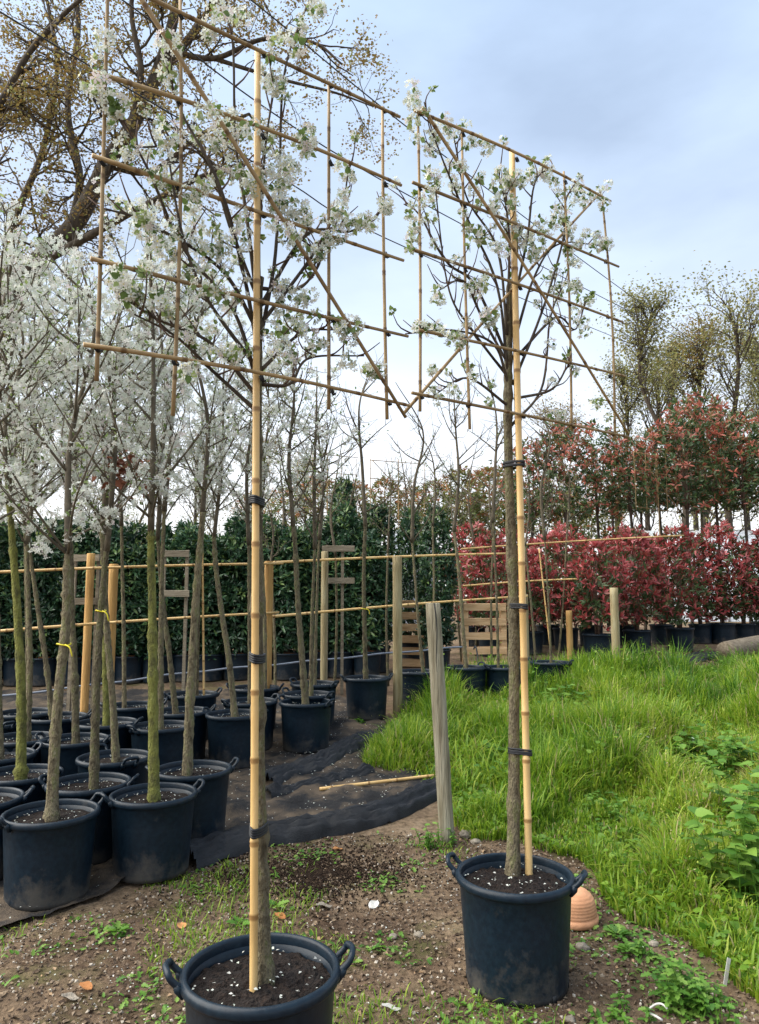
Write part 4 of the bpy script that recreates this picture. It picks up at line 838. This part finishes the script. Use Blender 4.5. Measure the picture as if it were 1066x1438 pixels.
# far trees
def far_tree(seed, h, spread, mat, per=3):
    r_ = np.random.default_rng(seed); segs, tips = [], []; trunk = spline([[0, 0, 0], [r_.normal(0, .2), r_.normal(0, .2), h * .4], [r_.normal(0, .4), 0, h * .75], [r_.normal(0, .5), 0, h * .97]], 24); m = MB()
    tube(m, trunk, np.linspace(.14, .02, 24), 8)
    for k in range(38):
        j = r_.integers(4, 23); a = r_.uniform(0, 6.28); el = r_.uniform(.8, 1.38); grow(segs, tips, trunk[j], np.array([math.cos(a) * math.cos(el), math.sin(a) * math.cos(el), math.sin(el)]), spread * r_.uniform(.5, 1.) * (1.25 - j / 30), .035, 2, r_)
    b = MB()
    for s in segs: tube(b, s[0], np.linspace(s[1], s[2] * .7, len(s[0])), 4, cap=False)
    return m.mesh('trunk', M['bark_dark']), b.mesh('branches', M['bark_dark']), crown_leaves(tips, per, .24, .10, mat, r_)
FT = [far_tree(201, 10.5, 2.0, 'olive_leaf'), far_tree(202, 10.8, 2.1, 'olive_leaf', 3), far_tree(203, 9.5, 2.0, 'bronze_leaf', 3)]
def put_far(px, ytop, Yd, v, label, group=None, rz=0):
    p = atY(px, ytop, Yd); z0 = float(g(p[0], Yd)); s = (p[2] - z0) / [10.5, 10.8, 9.5][v]; t = thing('tall_tree', label, 'tree', (p[0], Yd, z0), group, rz); t.scale = (s,) * 3
    ob('trunk', FT[v][0], t); ob('branches', FT[v][1], t); ob('crown', FT[v][2], t, kind='stuff')
put_far(930, 428, 27, 0, 'tall airy tree with olive young leaves, slimmer one beyond the standard trees')
put_far(1015, 412, 28, 1, 'tallest airy tree with olive young leaves beyond the standard trees', None, 2.)
put_far(975, 470, 32, 2, 'bronze-tinged airy tree between the two tall olive ones', None, 1.)
put_far(868, 520, 30, 0, 'shorter olive airy tree beyond the trellis corner', None, 4.)
put_far(1085, 440, 30, 1, 'olive airy tree beyond the tallest one, past the polytunnel end', None, 5.)
put_far(908, 505, 31, 1, 'lower olive tree filling the gap beside the slimmer tall one', None, 2.2)
put_far(955, 498, 34, 0, 'lower olive tree filling the gap beside the tallest one', None, .7)
put_far(1048, 485, 33, 0, 'lower olive tree standing just behind the tallest one', None, 3.7)
put_far(800, 585, 33, 2, 'low bronze-tinged tree beyond the standard trees', None, 3.)
for i, (px, yt, Yd, v) in enumerate([(-40, 560, 24, 1), (40, 600, 26, 0), (120, 590, 28, 2), (200, 620, 25, 0), (280, 600, 27, 1), (360, 630, 26, 2), (430, 655, 30, 0)]): put_far(px, yt, Yd, v, 'hazy olive tree glimpsed through the white blossom block', 'trees far behind the blossom block', i * 1.3)
# distant wood
m = MB(); k = 26000; x = rng.uniform(-70, 80, k); top = 2.6 + 3.2 * fbm(x * .12, 1.1, 0, 4) ; z = .5 + rng.random(k) ** .7 * top; P = np.stack([x, 48 + rng.normal(0, 1.6, k), z], -1)
scatter(m, LEAF * [1.6, 1, 1], LEAFF, P, frames(rdir(k)), rng.uniform(.3, .6, k), 0, np.clip(fbm(x * .3, z * .5, 0, 3) + rng.normal(0, .15, k), 0, 1))
tag(ob('distant_wood', m.mesh('distant_wood', M['wood_leaf']), kind='stuff'), 'distant belt of woodland closing the horizon', 'woodland')

# ------------------------------------------------------------------ polytunnel, shed, pallets, far trellises, wires
p = atY(1000, 760, 30); t = thing('polytunnel', 'long white polytunnel behind the standard trees', 'polytunnel', (11, 30, float(g(0, 30)))); m = MB()
an = np.linspace(0, math.pi, 19); xs = np.linspace(-.5, 22, 12)
V_ = np.stack([np.repeat(xs[:, None], 19, 1), np.repeat(-3.2 * np.cos(an)[None], 12, 0), np.repeat((3.55 * np.sin(an) ** .8)[None], 12, 0)], -1); ii = np.arange(12 * 19).reshape(12, 19)
m.add(V_.reshape(-1, 3), np.stack([ii[:-1, :-1], ii[1:, :-1], ii[1:, 1:], ii[:-1, 1:]], -1).reshape(-1, 4)); ob('cover', m.mesh('cover', M['poly']), t)
for x in xs: m = MB(); tube(m, np.stack([np.full(19, x), -3.23 * np.cos(an), 3.58 * np.sin(an) ** .8], -1), .035, 6); ob('hoop', m.mesh('hoop', M['steel']), t)
m = MB(); box(m, (10.7, -3.25, 1.5), 22.5, .05, .12); ob('side_rail', m.mesh('side_rail', M['steel']), t)
p = atY(577, 790, 22); z0 = float(g(0, 22)); t = thing('grey_shed', 'small grey shed roof behind the evergreen columns', 'shed', (p[0], 22, z0)); m = MB(); box(m, (0, 0, 1.0), 1.5, 1.5, 2.0); ob('wall', m.mesh('wall', M['shed'], False), t)
m = MB(); m.add([[-.9, -.9, 2.03], [.9, -.9, 2.03], [.9, .9, 2.03], [-.9, .9, 2.03], [-.45, 0, 2.9], [.45, 0, 2.9]], [[0, 1, 5, 4], [2, 3, 4, 5]]); m.add([[-.9, -.9, 2.03], [-.45, 0, 2.9], [-.9, .9, 2.03], [.9, -.9, 2.03], [.9, .9, 2.03], [.45, 0, 2.9]], [[0, 1, 2], [3, 4, 5]]); ob('roof', m.mesh('roof', M['shed'], False), t)
def pallet(c, wdt, hgt, rz, label, n=5):
    t = thing('wooden_pallet', label, 'pallet', c, None, rz)
    for j in range(n):
        m = MB(); box(m, (0, -.07, .06 + (hgt - .12) * j / (n - 1)), wdt, .022, .10, jit=.008); ob('slat', m.mesh('slat', M['pallet'], False), t)
        m = MB(); box(m, (0, .07, .06 + (hgt - .12) * j / (n - 1)), wdt, .022, .10, jit=.008); ob('slat', m.mesh('slat', M['pallet'], False), t)
    for s in (-.455, .455): m = MB(); box(m, (s * wdt, 0, hgt / 2), .08, .112, hgt - .005, jit=.004); ob('bearer', m.mesh('bearer', M['pallet'], False), t)
p = atY(680, 900, 10.9); pallet((p[0], 10.9, g(0, 10.9)), .62, .95, .1, 'pale wooden pallet on edge beside the trained tree stem')
p = atY(577, 900, 11.1); pallet((p[0], 11.1, g(0, 11.1)), .42, .98, -.2, 'narrow pale pallet half hidden behind the bare tree post', 6)
def far_trellis(px, ytop, ybot, wpx, Yd, label, rz, nv=5, nh=4, group=None, diag=True, yfoot=None):
    p = atY(px, ybot, Yd); z0 = float(g(p[0], Yd)); zt = atY(px, ytop, Yd)[2] - z0; zb = p[2] - z0; wd = wpx / FPX * Yd
    t = thing('bamboo_trellis', label, 'trellis', (p[0], Yd, z0), group, rz); m = MB(); cane(m, (0, 0, 0), (0, 0, zt + .05), .012, .009, .3, 6); ob('stake', m.mesh('stake', M['bamboo_backlit']), t)
    for j in range(nv): x = (j / (nv - 1) - .5) * wd; m = MB(); cane(m, (x, .03, zb - .05), (x + random.uniform(-.02, .02), .03, zt + .1 * random.random()), .0085, .007, .3, 6); ob('upright', m.mesh('upright', M['bamboo_backlit']), t)
    for j in range(nh): z = zb + (zt - zb) * j / (nh - 1); m = MB(); cane(m, (-wd * .53, -.0, z), (wd * .53, 0, z + random.uniform(-.03, .03)), .0085, .007, .3, 6); ob('crossbar', m.mesh('crossbar', M['bamboo_backlit']), t)
    if diag: m = MB(); cane(m, (-wd * .5, -.03, zt), (wd * .5, -.03, zb), .0085, .007, .3, 6); ob('brace', m.mesh('brace', M['bamboo_backlit']), t)
far_trellis(460, 640, 715, 90, 14., 'bare bamboo trellis above the evergreen hedge', .5)
far_trellis(560, 650, 725, 88, 14.6, 'bare bamboo trellis above the evergreen columns', .5)
far_trellis(925, 640, 715, 95, 15.1, 'bamboo trellis holding a rust-tipped tree above the red shrubs', .6)
far_trellis(775, 650, 725, 70, 16.6, 'bamboo trellis among green standard tree heads', .4)
def wire(pts, r, label):
    P = spline([atY(*a) for a in pts], 40); m = MB(); tube(m, P, r, 5); tag(ob('support_wire', m.mesh('support_wire', M['rope'], origin=P[0]), None, P[0]), label, 'wire')
wire([(60, -215, 5.), (350, -2, 6.8), (575, 181, 9.), (840, 382, 14.), (1010, 505, 24)], .008, 'highest thin support wire passing over the trellises')
wire([(-60, -160, 5.), (172, 0, 6.2), (532, 251, 9.), (932, 462, 18.), (1020, 508, 24)], .008, 'middle thin support wire crossing behind both trellises')
wire([(-60, -20, 5.2), (132, 96, 6.2), (400, 253, 8.), (560, 343, 10.), (867, 475, 18.), (990, 520, 26)], .008, 'lowest thin support wire crossing behind both trellises')
m = MB(); P = spline([atY(-60, 985, 8.1), atY(130, 962, 8.4), atY(270, 944, 8.8), atY(400, 932, 9.1), atY(540, 918, 9.5), atY(655, 908, 10.)], 60); P[:, 2] += .006 * np.sin(np.arange(60) * .7); tube(m, P, .012, 7)
tag(ob('irrigation_pipe', m.mesh('irrigation_pipe', M['pipe'], origin=P[0]), None, P[0]), 'grey-blue irrigation pipe lying along the hedge pots', 'pipe')
m = MB(); P = spline([atY(665, 912, 9.9), atY(668, 908, 9.9), atY(671, 925, 9.8), atY(670, 945, 9.7)], 20); tube(m, P, .011, 7); tag(ob('drip_hose', m.mesh('drip_hose', M['rubber'], origin=P[0]), None, P[0]), 'short black hose bent down before the pallet', 'hose')

# fallen cane, terracotta pot, log
a, b = gnd(449, 1108, .03), gnd(609, 1089, .05); m = MB(); cane(m, a, b, .0125, .011, .25, 10); tag(ob('bamboo_cane', m.mesh('bamboo_cane', M['bamboo'], origin=a), None, a), 'bamboo cane lying on the ground, pointing at the weathered post', 'cane')
c = gnd(806, 1293); m = MB()
pr = [(.098, 0), (.104, .004), (.105, .026), (.098, .030)] + [(.097 - .02 * (z / .10) ** 2 - .03 * (z / .1) ** 6 + (.0016 if int(z * 1000 / 6) % 2 else 0), .032 + z) for z in np.linspace(0, .10, 28)] + [(.035, .136), (.0, .137)]
lathe(m, pr, 48); tag(ob('terracotta_pot', m.mesh('terracotta_pot', M['terracotta']), None, c, scale=1.08), 'upturned ribbed terracotta pot behind the dark tub', 'pot')
a, b = gnd(1018, 915, .12), gnd(1110, 898, .14); m = MB(); P = spline([a, (a + b) / 2 + [0, 0, .02], b], 20); tube(m, P, .15, 14, rough=.12, seed=4.); tag(ob('fallen_log', m.mesh('fallen_log', M['log'], origin=a), None, a), 'fallen grey log lying before the red shrubs', 'log')

# ------------------------------------------------------------------ grass and weeds
GPX = [(508, 1082), (520, 1055), (545, 1020), (600, 985), (660, 962), (740, 950), (830, 945), (900, 948), (1000, 944), (1120, 935), (1500, 930), (1500, 1500), (1100, 1430), (1058, 1418), (1010, 1366), (955, 1322), (898, 1300), (858, 1276), (838, 1232), (800, 1205), (720, 1185), (662, 1178), (636, 1160), (628, 1120), (590, 1096)]
GP_ = np.array([gnd(*p) for p in GPX])
k = 620000; yy = 2.0 + 9.6 * rng.random(k) ** 1.25; xx = rng.uniform(-.6, 7.0, k)
vis = (np.abs(xx) < yy * .62 + .5); xx, yy = xx[vis], yy[vis]
wob = (fbm(xx * 3, yy * 3, 5, 3) - .45) * .5
ins = inpoly(xx + wob * .25, yy + wob * .35, GP_); xx, yy = xx[ins], yy[ins]
keep = rng.random(len(xx)) < np.clip(4.2 / yy, .25, 1.) * 1.; xx, yy = xx[keep], yy[keep]
if len(xx) > 150000: sel = rng.permutation(len(xx))[:150000]; xx, yy = xx[sel], yy[sel]
bare = fbm(xx * 2.2 + 40, yy * 2.2, 8, 3); kp = (bare > .33) | (rng.random(len(xx)) < .35); xx, yy = xx[kp], yy[kp]
edge = np.clip(polydist(xx, yy, GP_[:9].tolist() + GP_[12:].tolist()) / .45, .0, 1)
cl = fbm(xx * 1.7, yy * 1.7, 2, 3); cl2 = fbm(xx * .8 + 9, yy * .8, 4, 3)
lush = np.clip((yy - 5.) / 3, 0, 1)
hgt = (.05 + .42 * np.clip(cl * 3.4 - 1.25, 0, 1) + .12 * lush) * (.35 + .65 * edge) * rng.uniform(.55, 1.25, len(xx)) * np.clip(1.25 - np.clip(yy - 8, 0, 4) * .12, .6, 1.25)
az = rng.uniform(0, 6.28, len(xx)); ln_ = rng.uniform(.1, .75, len(xx)); wd = rng.uniform(.0016, .0036, len(xx)) * (1 + yy * .10)
def blades(xx, yy, hgt, az, ln_, wd, tone, zoff=0.):
    n = len(xx); d = np.stack([np.cos(az), np.sin(az), 0 * az], -1); s = np.stack([-np.sin(az), np.cos(az), 0 * az], -1); b = np.stack([xx, yy, gz(xx, yy) - .006 + zoff], -1)
    P = []
    for f, wf in ((0, .8), (.4, 1.), (.75, .75)):
        c = b + d * (ln_ * hgt * f ** 2)[:, None]; c[:, 2] += hgt * f * (1 - .32 * ln_ * f); P += [c - s * (wd * wf)[:, None], c + s * (wd * wf)[:, None]]
    c = b + d * (ln_ * hgt)[:, None]; c[:, 2] += hgt * (1 - .45 * ln_); P.append(c)
    V = np.stack(P, 1).reshape(-1, 3); i = np.arange(n)[:, None] * 7; m = MB()
    m.add(V, np.concatenate([i + np.array([[0, 1, 3, 2]]), i + np.array([[2, 3, 5, 4]])]), 0, np.repeat(tone, 7)); m.f.append((i + np.array([[4, 5, 6]]))); m.m.append(np.zeros(n, int)); m.v.append(np.zeros((0, 3))); m.r.append(np.zeros(0)); return m
tone = np.clip(.50 + (cl2 - .45) * 1.6 - (cl - .45) * .7 + (.14 - .2 * lush) + rng.normal(0, .22, len(xx)), 0, 1); tone = np.where(rng.random(len(xx)) < .035, 1., tone)
m = blades(xx, yy, hgt, az, ln_, wd, tone)
k = 15000; j = rng.permutation(len(xx))[:k]; j = j[(cl[j] > .44) | (yy[j] > 5.5)]; k = len(j)
mt = blades(xx[j], yy[j], rng.uniform(.18, .42, k) * (.4 + .6 * edge[j]), az[j] + 1, rng.uniform(.3, 1.1, k), rng.uniform(.0035, .0065, k), np.clip(rng.normal(.45, .2, k), 0, 1))
for v_, f_, r__, m_ in zip(mt.v, mt.f, mt.r, mt.m): m.v.append(v_); m.f.append(f_ + m.n); m.r.append(r__); m.m.append(m_)
m.n += mt.n
k = 16000; j = rng.permutation(len(xx))[:k]; wl = fbm(xx[j] * 2.6, yy[j] * 2.6, 31, 3); j = j[wl > .44]; k = len(j); a = rng.uniform(0, 6.28, k)
scatter(m, BLEAF, BLEAFF, np.stack([xx[j], yy[j], gz(xx[j], yy[j]) + hgt[j] * rng.uniform(.3, 1.0, k)], -1), frames(np.stack([np.cos(a), np.sin(a), rng.uniform(-.2, .7, k)], -1), np.tile([0, 0, 1.], (k, 1)) + rng.normal(0, .35, (k, 3))), rng.uniform(.018, .05, k), 0, np.clip(rng.normal(.25, .15, k), 0, 1))
k = 14000; j = rng.permutation(len(xx))[:k]; j = j[(cl2[j] > .42) & (yy[j] < 6.5)]; k = len(j)
scatter(m, LEAF, LEAFF, np.stack([xx[j], yy[j], gz(xx[j], yy[j]) + hgt[j] * rng.uniform(.9, 1.5, k)], -1), frames(rdir(k, .2, 1)), rng.uniform(.008, .018, k), 0, np.clip(rng.normal(.9, .08, k), 0, 1))
tag(ob('grass', m.mesh('grass', M['grass'])), 'lush uncut green grass covering the plot beside the tubs', 'grass')['kind'] = 'stuff'
# broad-leaved weeds
RAG = np.array([[0, 0, 0], [.12, .15, .03], [.30, .22, .08], [.16, .38, .04], [.34, .52, .06], [.14, .62, .02], [.20, .82, 0], [0, 1, -.12], [-.20, .82, 0], [-.14, .62, .02], [-.34, .52, .06], [-.16, .38, .04], [-.30, .22, .08], [-.12, .15, .03], [0, .3, 0], [0, .62, -.02]])
RAGF = np.array([[0, 1, 14], [1, 2, 3], [1, 3, 14], [3, 15, 14], [3, 4, 5], [3, 5, 15], [5, 6, 7], [5, 7, 15], [7, 8, 9], [7, 9, 15], [9, 10, 11], [9, 11, 15], [11, 14, 15], [11, 12, 13], [11, 13, 14], [13, 0, 14]])
def leafy(px, py, rad, n, h, size, label, mat='weed', tmpl=(BLEAF, BLEAFF), stems=12, name='leafy_weed', flowers=0, group=None):
    c = gnd(px, py); c[2] = float(gz(c[0], c[1])); st = MB(); m = MB(); PP, DD = [], []
    for k in range(stems):
        a = random.uniform(0, 6.28); e = rad * math.sqrt(random.random()); hh = h * random.uniform(.55, 1.) * (1.1 - .45 * e / rad); b = np.array([e * .8 * math.cos(a), e * .8 * math.sin(a), 0]); b[2] = float(gz(c[0] + b[0], c[1] + b[1])) - c[2]
        tp = b + [random.uniform(-.3, .3) * hh, random.uniform(-.3, .3) * hh, hh]; s = spline([b, (b + tp) / 2 + [.01, 0, 0], tp], 8); tube(st, s, np.linspace(.0035, .002, 8), 5)
        for j in range(n // stems):
            q = s[min(7, int(8 * (j + 1) / (n // stems)))]; aa = j * 1.57 + k; D = np.array([math.cos(aa), math.sin(aa), .25 - .5 * random.random()]); PP.append(q); DD.append(D)
    PP = np.array(PP); DD = unit(np.array(DD)); scatter(m, tmpl[0], tmpl[1], PP, frames(DD, np.tile([0, 0, 1.], (len(PP), 1)) + rng.normal(0, .25, PP.shape)), rng.uniform(.6, 1.15, len(PP)) * size)
    t = thing(name, label, 'weed', c, group); ob('stems', st.mesh('stems', M[mat]), t, kind='stuff'); ob('leaves', m.mesh('leaves', M[mat]), t, kind='stuff')
    if flowers:
        f = MB(); Q = PP[rng.integers(len(PP), size=flowers)] + [0, 0, .05]; scatter(f, FLV[:, [0, 2, 1]], FLF, Q, frames(np.tile([0, 0, 1.], (flowers, 1)) + rng.normal(0, .2, (flowers, 3)), np.tile([0, 1., 0], (flowers, 1))), .013); ob('flowers', f.mesh('flowers', M['petal']), t, kind='stuff')
leafy(1058, 1262, .30, 360, .60, .085, 'tall dense nettle clump beside the grass', 'nettle', stems=30, name='nettle_clump')
leafy(1095, 1190, .40, 320, .62, .09, 'nettle clump standing behind the densest nettles', 'nettle', stems=26, name='nettle_clump')
leafy(1000, 1085, .55, 420, .36, .085, 'low mound of broad nettle leaves in the long grass', 'nettle', stems=40, name='nettle_mound')
leafy(890, 1062, .60, 460, .34, .075, 'mound of leafy weeds dotted with tiny white flowers', 'nettle', stems=44, flowers=90)
leafy(820, 1012, .60, 380, .36, .08, 'dark leafy weed mound in the long grass behind the tub', 'nettle', stems=40)
leafy(950, 1408, .14, 260, .17, .045, 'bushy green weed on the bare soil near the white strip', 'weed', (RAG, RAGF), stems=14)
leafy(905, 1345, .07, 60, .06, .032, 'small weed tuft above the bushy weed', 'weed', (RAG, RAGF), stems=8)
leafy(1040, 1352, .16, 150, .10, .035, 'spreading pale weed at the grass edge by the white strip', 'weed', (RAG, RAGF), stems=14)
leafy(612, 1185, .16, 170, .14, .034, 'weeds gathered round the foot of the weathered post', 'weed', (RAG, RAGF), stems=18)
leafy(700, 1105, .22, 90, .22, .06, 'leafy weeds in the grass just behind the trained stem', 'nettle', stems=14)
leafy(860, 1150, .25, 110, .2, .05, 'patch of low leafy weeds in mid grass', 'weed', (RAG, RAGF), stems=18)
leafy(955, 1215, .25, 120, .2, .05, 'patch of ragged weeds in grass beside the nettle clump', 'weed', (RAG, RAGF), stems=18)
leafy(760, 1000, .35, 130, .3, .08, 'broad-leaved weeds in long grass before the red shrub row', 'nettle', stems=18)
leafy(1000, 1425, .14, 130, .10, .035, 'ragged weeds below the white plant label', 'weed', (RAG, RAGF), stems=16)
leafy(880, 1430, .10, 80, .07, .03, 'small ragged weeds beside the curled white tape', 'weed', (RAG, RAGF), stems=10)
leafy(690, 1075, .12, 26, .20, .13, 'dock with big drooping leaves in the grass behind the tub', 'weed', stems=5)
leafy(505, 1015, .14, 40, .06, .07, 'low spreading weed beside the lone bare tree tub', 'weed', stems=8)
leafy(588, 925, .10, 20, .12, .08, 'weed tuft at the hedge foot by the posts', 'weed', stems=5)
leafy(945, 915, .14, 60, .2, .05, 'weeds growing before a red shrub pot', 'weed', stems=10)
leafy(1000, 928, .18, 70, .26, .05, 'weeds beside the fallen log end', 'weed', stems=10)
def rosette(px, py, n, size, label, mat='weed'):
    c = gnd(px, py); c[2] = float(gz(c[0], c[1])) + .01; a = np.arange(n) * 2.4; D = np.stack([np.cos(a), np.sin(a), rng.uniform(.1, .5, n)], -1); m = MB()
    scatter(m, RAG, RAGF, D * .01, frames(D, np.tile([0, 0, 1.], (n, 1)) + rng.normal(0, .3, (n, 3))), rng.uniform(.6, 1.1, n) * size); tag(ob('rosette_weed', m.mesh('rosette_weed', M[mat]), None, c), label, 'weed')
rosette(868, 1318, 22, .06, 'flat pale green rosette weed beside the terracotta pot'); rosette(885, 1340, 20, .06, 'flat green rosette weed just past the one by the terracotta pot')
rosette(386, 1278, 7, .06, 'small green seedling beside the front stem and orange leaf'); rosette(165, 1310, 12, .06, 'green rosette weed on soil below the moss-green trunk tub'); rosette(338, 1302, 7, .06, 'small pale seedling beside the front tub rim')
# scattered weed seedlings and turf tufts on the soil
SOIL = np.array([gnd(*p) for p in [(-120, 1500), (-120, 1330), (130, 1275), (270, 1215), (420, 1172), (600, 1122), (652, 1150), (730, 1165), (870, 1220), (960, 1268), (1130, 1360), (1180, 1500)]])
def on_soil(n, dens=None):
    x = rng.uniform(-1.8, 2.0, n); y = rng.uniform(1.55, 4.8, n); k = inpoly(x, y, SOIL); x, y = x[k], y[k]
    if dens is not None: k = rng.random(len(x)) < dens(x, y); x, y = x[k], y[k]
    return x, y
clump = lambda s, t, z: (lambda x, y: np.clip((fbm(x * s, y * s, z, 3) - t) * 9, 0, 1))
x, y = on_soil(26000, clump(2.4, .46, 11)); k = len(x)
m = blades(x, y, rng.uniform(.02, .07, k), rng.uniform(0, 6.28, k), rng.uniform(.3, 1., k), rng.uniform(.0015, .003, k), np.clip(rng.normal(.4, .2, k), 0, 1))
x2, y2 = on_soil(17000, clump(3.2, .46, 17)); k2 = len(x2); a = rng.uniform(0, 6.28, k2); D = np.stack([np.cos(a), np.sin(a), rng.uniform(.1, .8, k2)], -1)
m2 = MB(); scatter(m2, RAG, RAGF, np.stack([x2, y2, gz(x2, y2) + .004], -1), frames(D, np.tile([0, 0, 1.], (k2, 1)) + rng.normal(0, .3, (k2, 3))), rng.uniform(.012, .038, k2))
tag(ob('turf_tufts', m.mesh('turf_tufts', M['grass']), kind='stuff'), 'short tufts of turf sprouting on the bare soil', 'grass')
tag(ob('weed_seedlings', m2.mesh('weed_seedlings', M['weed']), kind='stuff'), 'tiny weed seedlings sprinkled over the bare soil', 'weeds')
# ------------------------------------------------------------------ litter
def flecks(name, x, y, smin, smax, mat, label, cat, tilt=.3, zo=.006, tmpl=(LEAF * [1.3, 1, 1.4] - [0, .5, 0], LEAFF), base=gz):
    n = len(x); m = MB(); scatter(m, tmpl[0], tmpl[1], np.stack([x, y, base(x, y) + zo], -1), frames(rdir(n, -tilt, tilt), np.tile([0, 0, 1.], (n, 1)) + rng.normal(0, tilt, (n, 3))), rng.uniform(smin, smax, n)); tag(ob(name, m.mesh(name, M[mat], False), kind='stuff'), label, cat)
x, y = on_soil(5200, lambda x, y: .25 + .75 * np.clip((fbm(x * 2, y * 2, 21, 2) - .3) * 4, 0, 1)); flecks('fallen_petals', x, y, .004, .014, 'petal', 'white fallen petals sprinkled over the soil', 'petals')
x, y = on_soil(11000); flecks('leaf_litter', x, y, .008, .032, 'litter', 'brown leaf crumbs and bark chips strewn over the soil', 'litter', .45)
k = 3200; x = rng.uniform(-3.6, .5, k); y = rng.uniform(3.2, 8.5, k); c_ = inpoly(x, y, np.array(CLOTH)); x, y = x[c_], y[c_]
flecks('cloth_petals', x, y, .008, .016, 'petal', 'white petals fallen on the black weed cloth', 'petals', .3, .045)
OCT = np.array([[1, 0, 0], [0, 1, 0], [-1, 0, 0], [0, -1, 0], [0, 0, .7], [0, 0, -.7], ]) ; OCTF = np.array([[0, 1, 4], [1, 2, 4], [2, 3, 4], [3, 0, 4], [1, 0, 5], [2, 1, 5], [3, 2, 5], [0, 3, 5]])
x, y = on_soil(15000); flecks('gravel', x, y, .002, .011, 'gravel', 'small stones and crumbs lying in the soil', 'gravel', 1., .002, (OCT, OCTF))
x = rng.uniform(3, 6.5, 4000); y = rng.uniform(10.6, 12.6, 4000); flecks('straw_litter', x, y, .02, .06, 'litter', 'pale straw litter before the red shrubs', 'litter', .4, .008)
c0 = gnd(440, 1228); k = 9000; a = rng.uniform(0, 6.28, k); q_ = np.abs(rng.normal(0, .5, k)); x = c0[0] + q_ * np.cos(a) * .62 + .06 * np.cos(a * 3); y = c0[1] + q_ * np.sin(a) * .42
flecks('spilled_compost', x, y, .002, .009, 'compost', 'dark compost crumbs spilled on the soil behind the front stem', 'compost', 1., .004, (OCT, OCTF))
def stone(px, py, s, label):
    c = gnd(px, py); c[2] = float(gz(c[0], c[1])) + s * .25; m = MB(); n = 60; d = rdir(n); import mathutils
    bm_ = __import__('bmesh').new(); __import__('bmesh').ops.create_icosphere(bm_, subdivisions=3, radius=1.); me = bpy.data.meshes.new('stone')
    for v in bm_.verts: q = v.co; v.co = q * (s * (.5 + 1. * float(fbm(q.x * 1.9 + px, q.y * 1.9, q.z * 1.9, 4)))); v.co.z *= .6
    bm_.to_mesh(me); bm_.free(); me.materials.append(M['stone']); me.polygons.foreach_set('use_smooth', [True] * len(me.polygons)); tag(ob('stone', me, None, c, (0, 0, px)), label, 'stone')
for px, py, s, lab in [(819, 1334, .030, 'pale stone lying beside the rosette weed'), (655, 1172, .045, 'grey stone near the foot of the weathered post'), (668, 1182, .03, 'brown stone between tub rim and grey stone'), (588, 1312, .022, 'small stone left of the dark tub by the grass'), (552, 1316, .02, 'small white stone on bare soil between the two front tubs'), (918, 1328, .022, 'dark blue-grey stone at the grass edge'), (800, 1432, .02, 'pebble on the path in front of the tub')]: stone(px, py, s, lab)
def curl(px, py, s, mat, label, name='dry_leaf', cat='leaf', rz=0., asp=1., zo=.012):
    c = gnd(px, py); c[2] = float(gz(c[0], c[1])) + zo; m = MB(); u_, v_ = np.meshgrid(np.linspace(-1, 1, 7), np.linspace(0, 1, 9)); wv = np.sin(np.clip(v_, .02, .98) * math.pi) ** .7 * .42 * asp
    P = np.stack([u_ * wv, v_ - .5, .25 * (u_ * wv) ** 2 * 3 + .22 * (v_ - .5) ** 2 + .05 * np.sin(u_ * 3 + v_ * 7)], -1) * s; ii = np.arange(63).reshape(9, 7)
    m.add(P.reshape(-1, 3), np.stack([ii[:-1, :-1], ii[:-1, 1:], ii[1:, 1:], ii[1:, :-1]], -1).reshape(-1, 4), 0, random.random()); tag(ob(name, m.mesh(name, M[mat]), None, c, (.15, .1, rz)), label, cat)
curl(385, 1168, .07, 'dry_leaf', 'orange dry leaf caught on the cloth behind the front stake', rz=.4); curl(393, 1292, .065, 'dry_leaf', 'orange dry leaf beside the small green seedling', rz=1.); curl(474, 1196, .06, 'dry_leaf', 'orange dry leaf on soil in front of the cloth roll', rz=2.)
curl(255, 1302, .05, 'dry_leaf', 'rusty dry leaf on soil beside the front tub', rz=.3); curl(120, 1392, .06, 'dry_leaf', 'rusty dry leaf on soil under the corner tub', rz=1.2); curl(983, 1160, .08, 'dry_leaf', 'pale orange leaf standing in the grass', rz=.9, zo=.09); curl(980, 1296, .07, 'dry_leaf', 'brown dry leaf at the grass edge', rz=1.4, zo=.04)
curl(525, 1272, .075, 'white', 'pale paper scrap on the soil between the two tubs', 'paper_scrap', 'scrap', -.5, .8); curl(549, 1424, .07, 'white', 'thin white flake on the path in front of both tubs', 'paper_scrap', 'scrap', 1.4, .6); curl(455, 1276, .08, 'stone', 'crumpled grey scrap beside the front stem', 'paper_scrap', 'scrap', 1.7, .9); curl(98, 1406, .07, 'stone', 'bluish grey flake on soil below the corner tub', 'paper_scrap', 'scrap', 1.5, .8)
p = gnd(1018, 1385); p[2] = float(gz(p[0], p[1])); m = MB(); box(m, (0, 0, .045), .018, .002, .11, .3); tag(ob('plant_label', m.mesh('plant_label', M['white'], False), None, p, (-.25, .35, 0)), 'white plastic plant label stuck in the soil at grass edge', 'label')
p = gnd(925, 1432); p[2] = float(gz(p[0], p[1])) + .02; m = MB(); a = np.linspace(.3, 4.6, 24); tube(m, np.stack([.04 * np.cos(a), .05 * np.sin(a), .012 * np.sin(a * 2)], -1), .0042, 6); tag(ob('white_tape', m.mesh('white_tape', M['white'], origin=(0, 0, 0)), None, p), 'curled white tape on soil beside the bushy weed', 'tape')
p = gnd(760, 1425); m = MB()
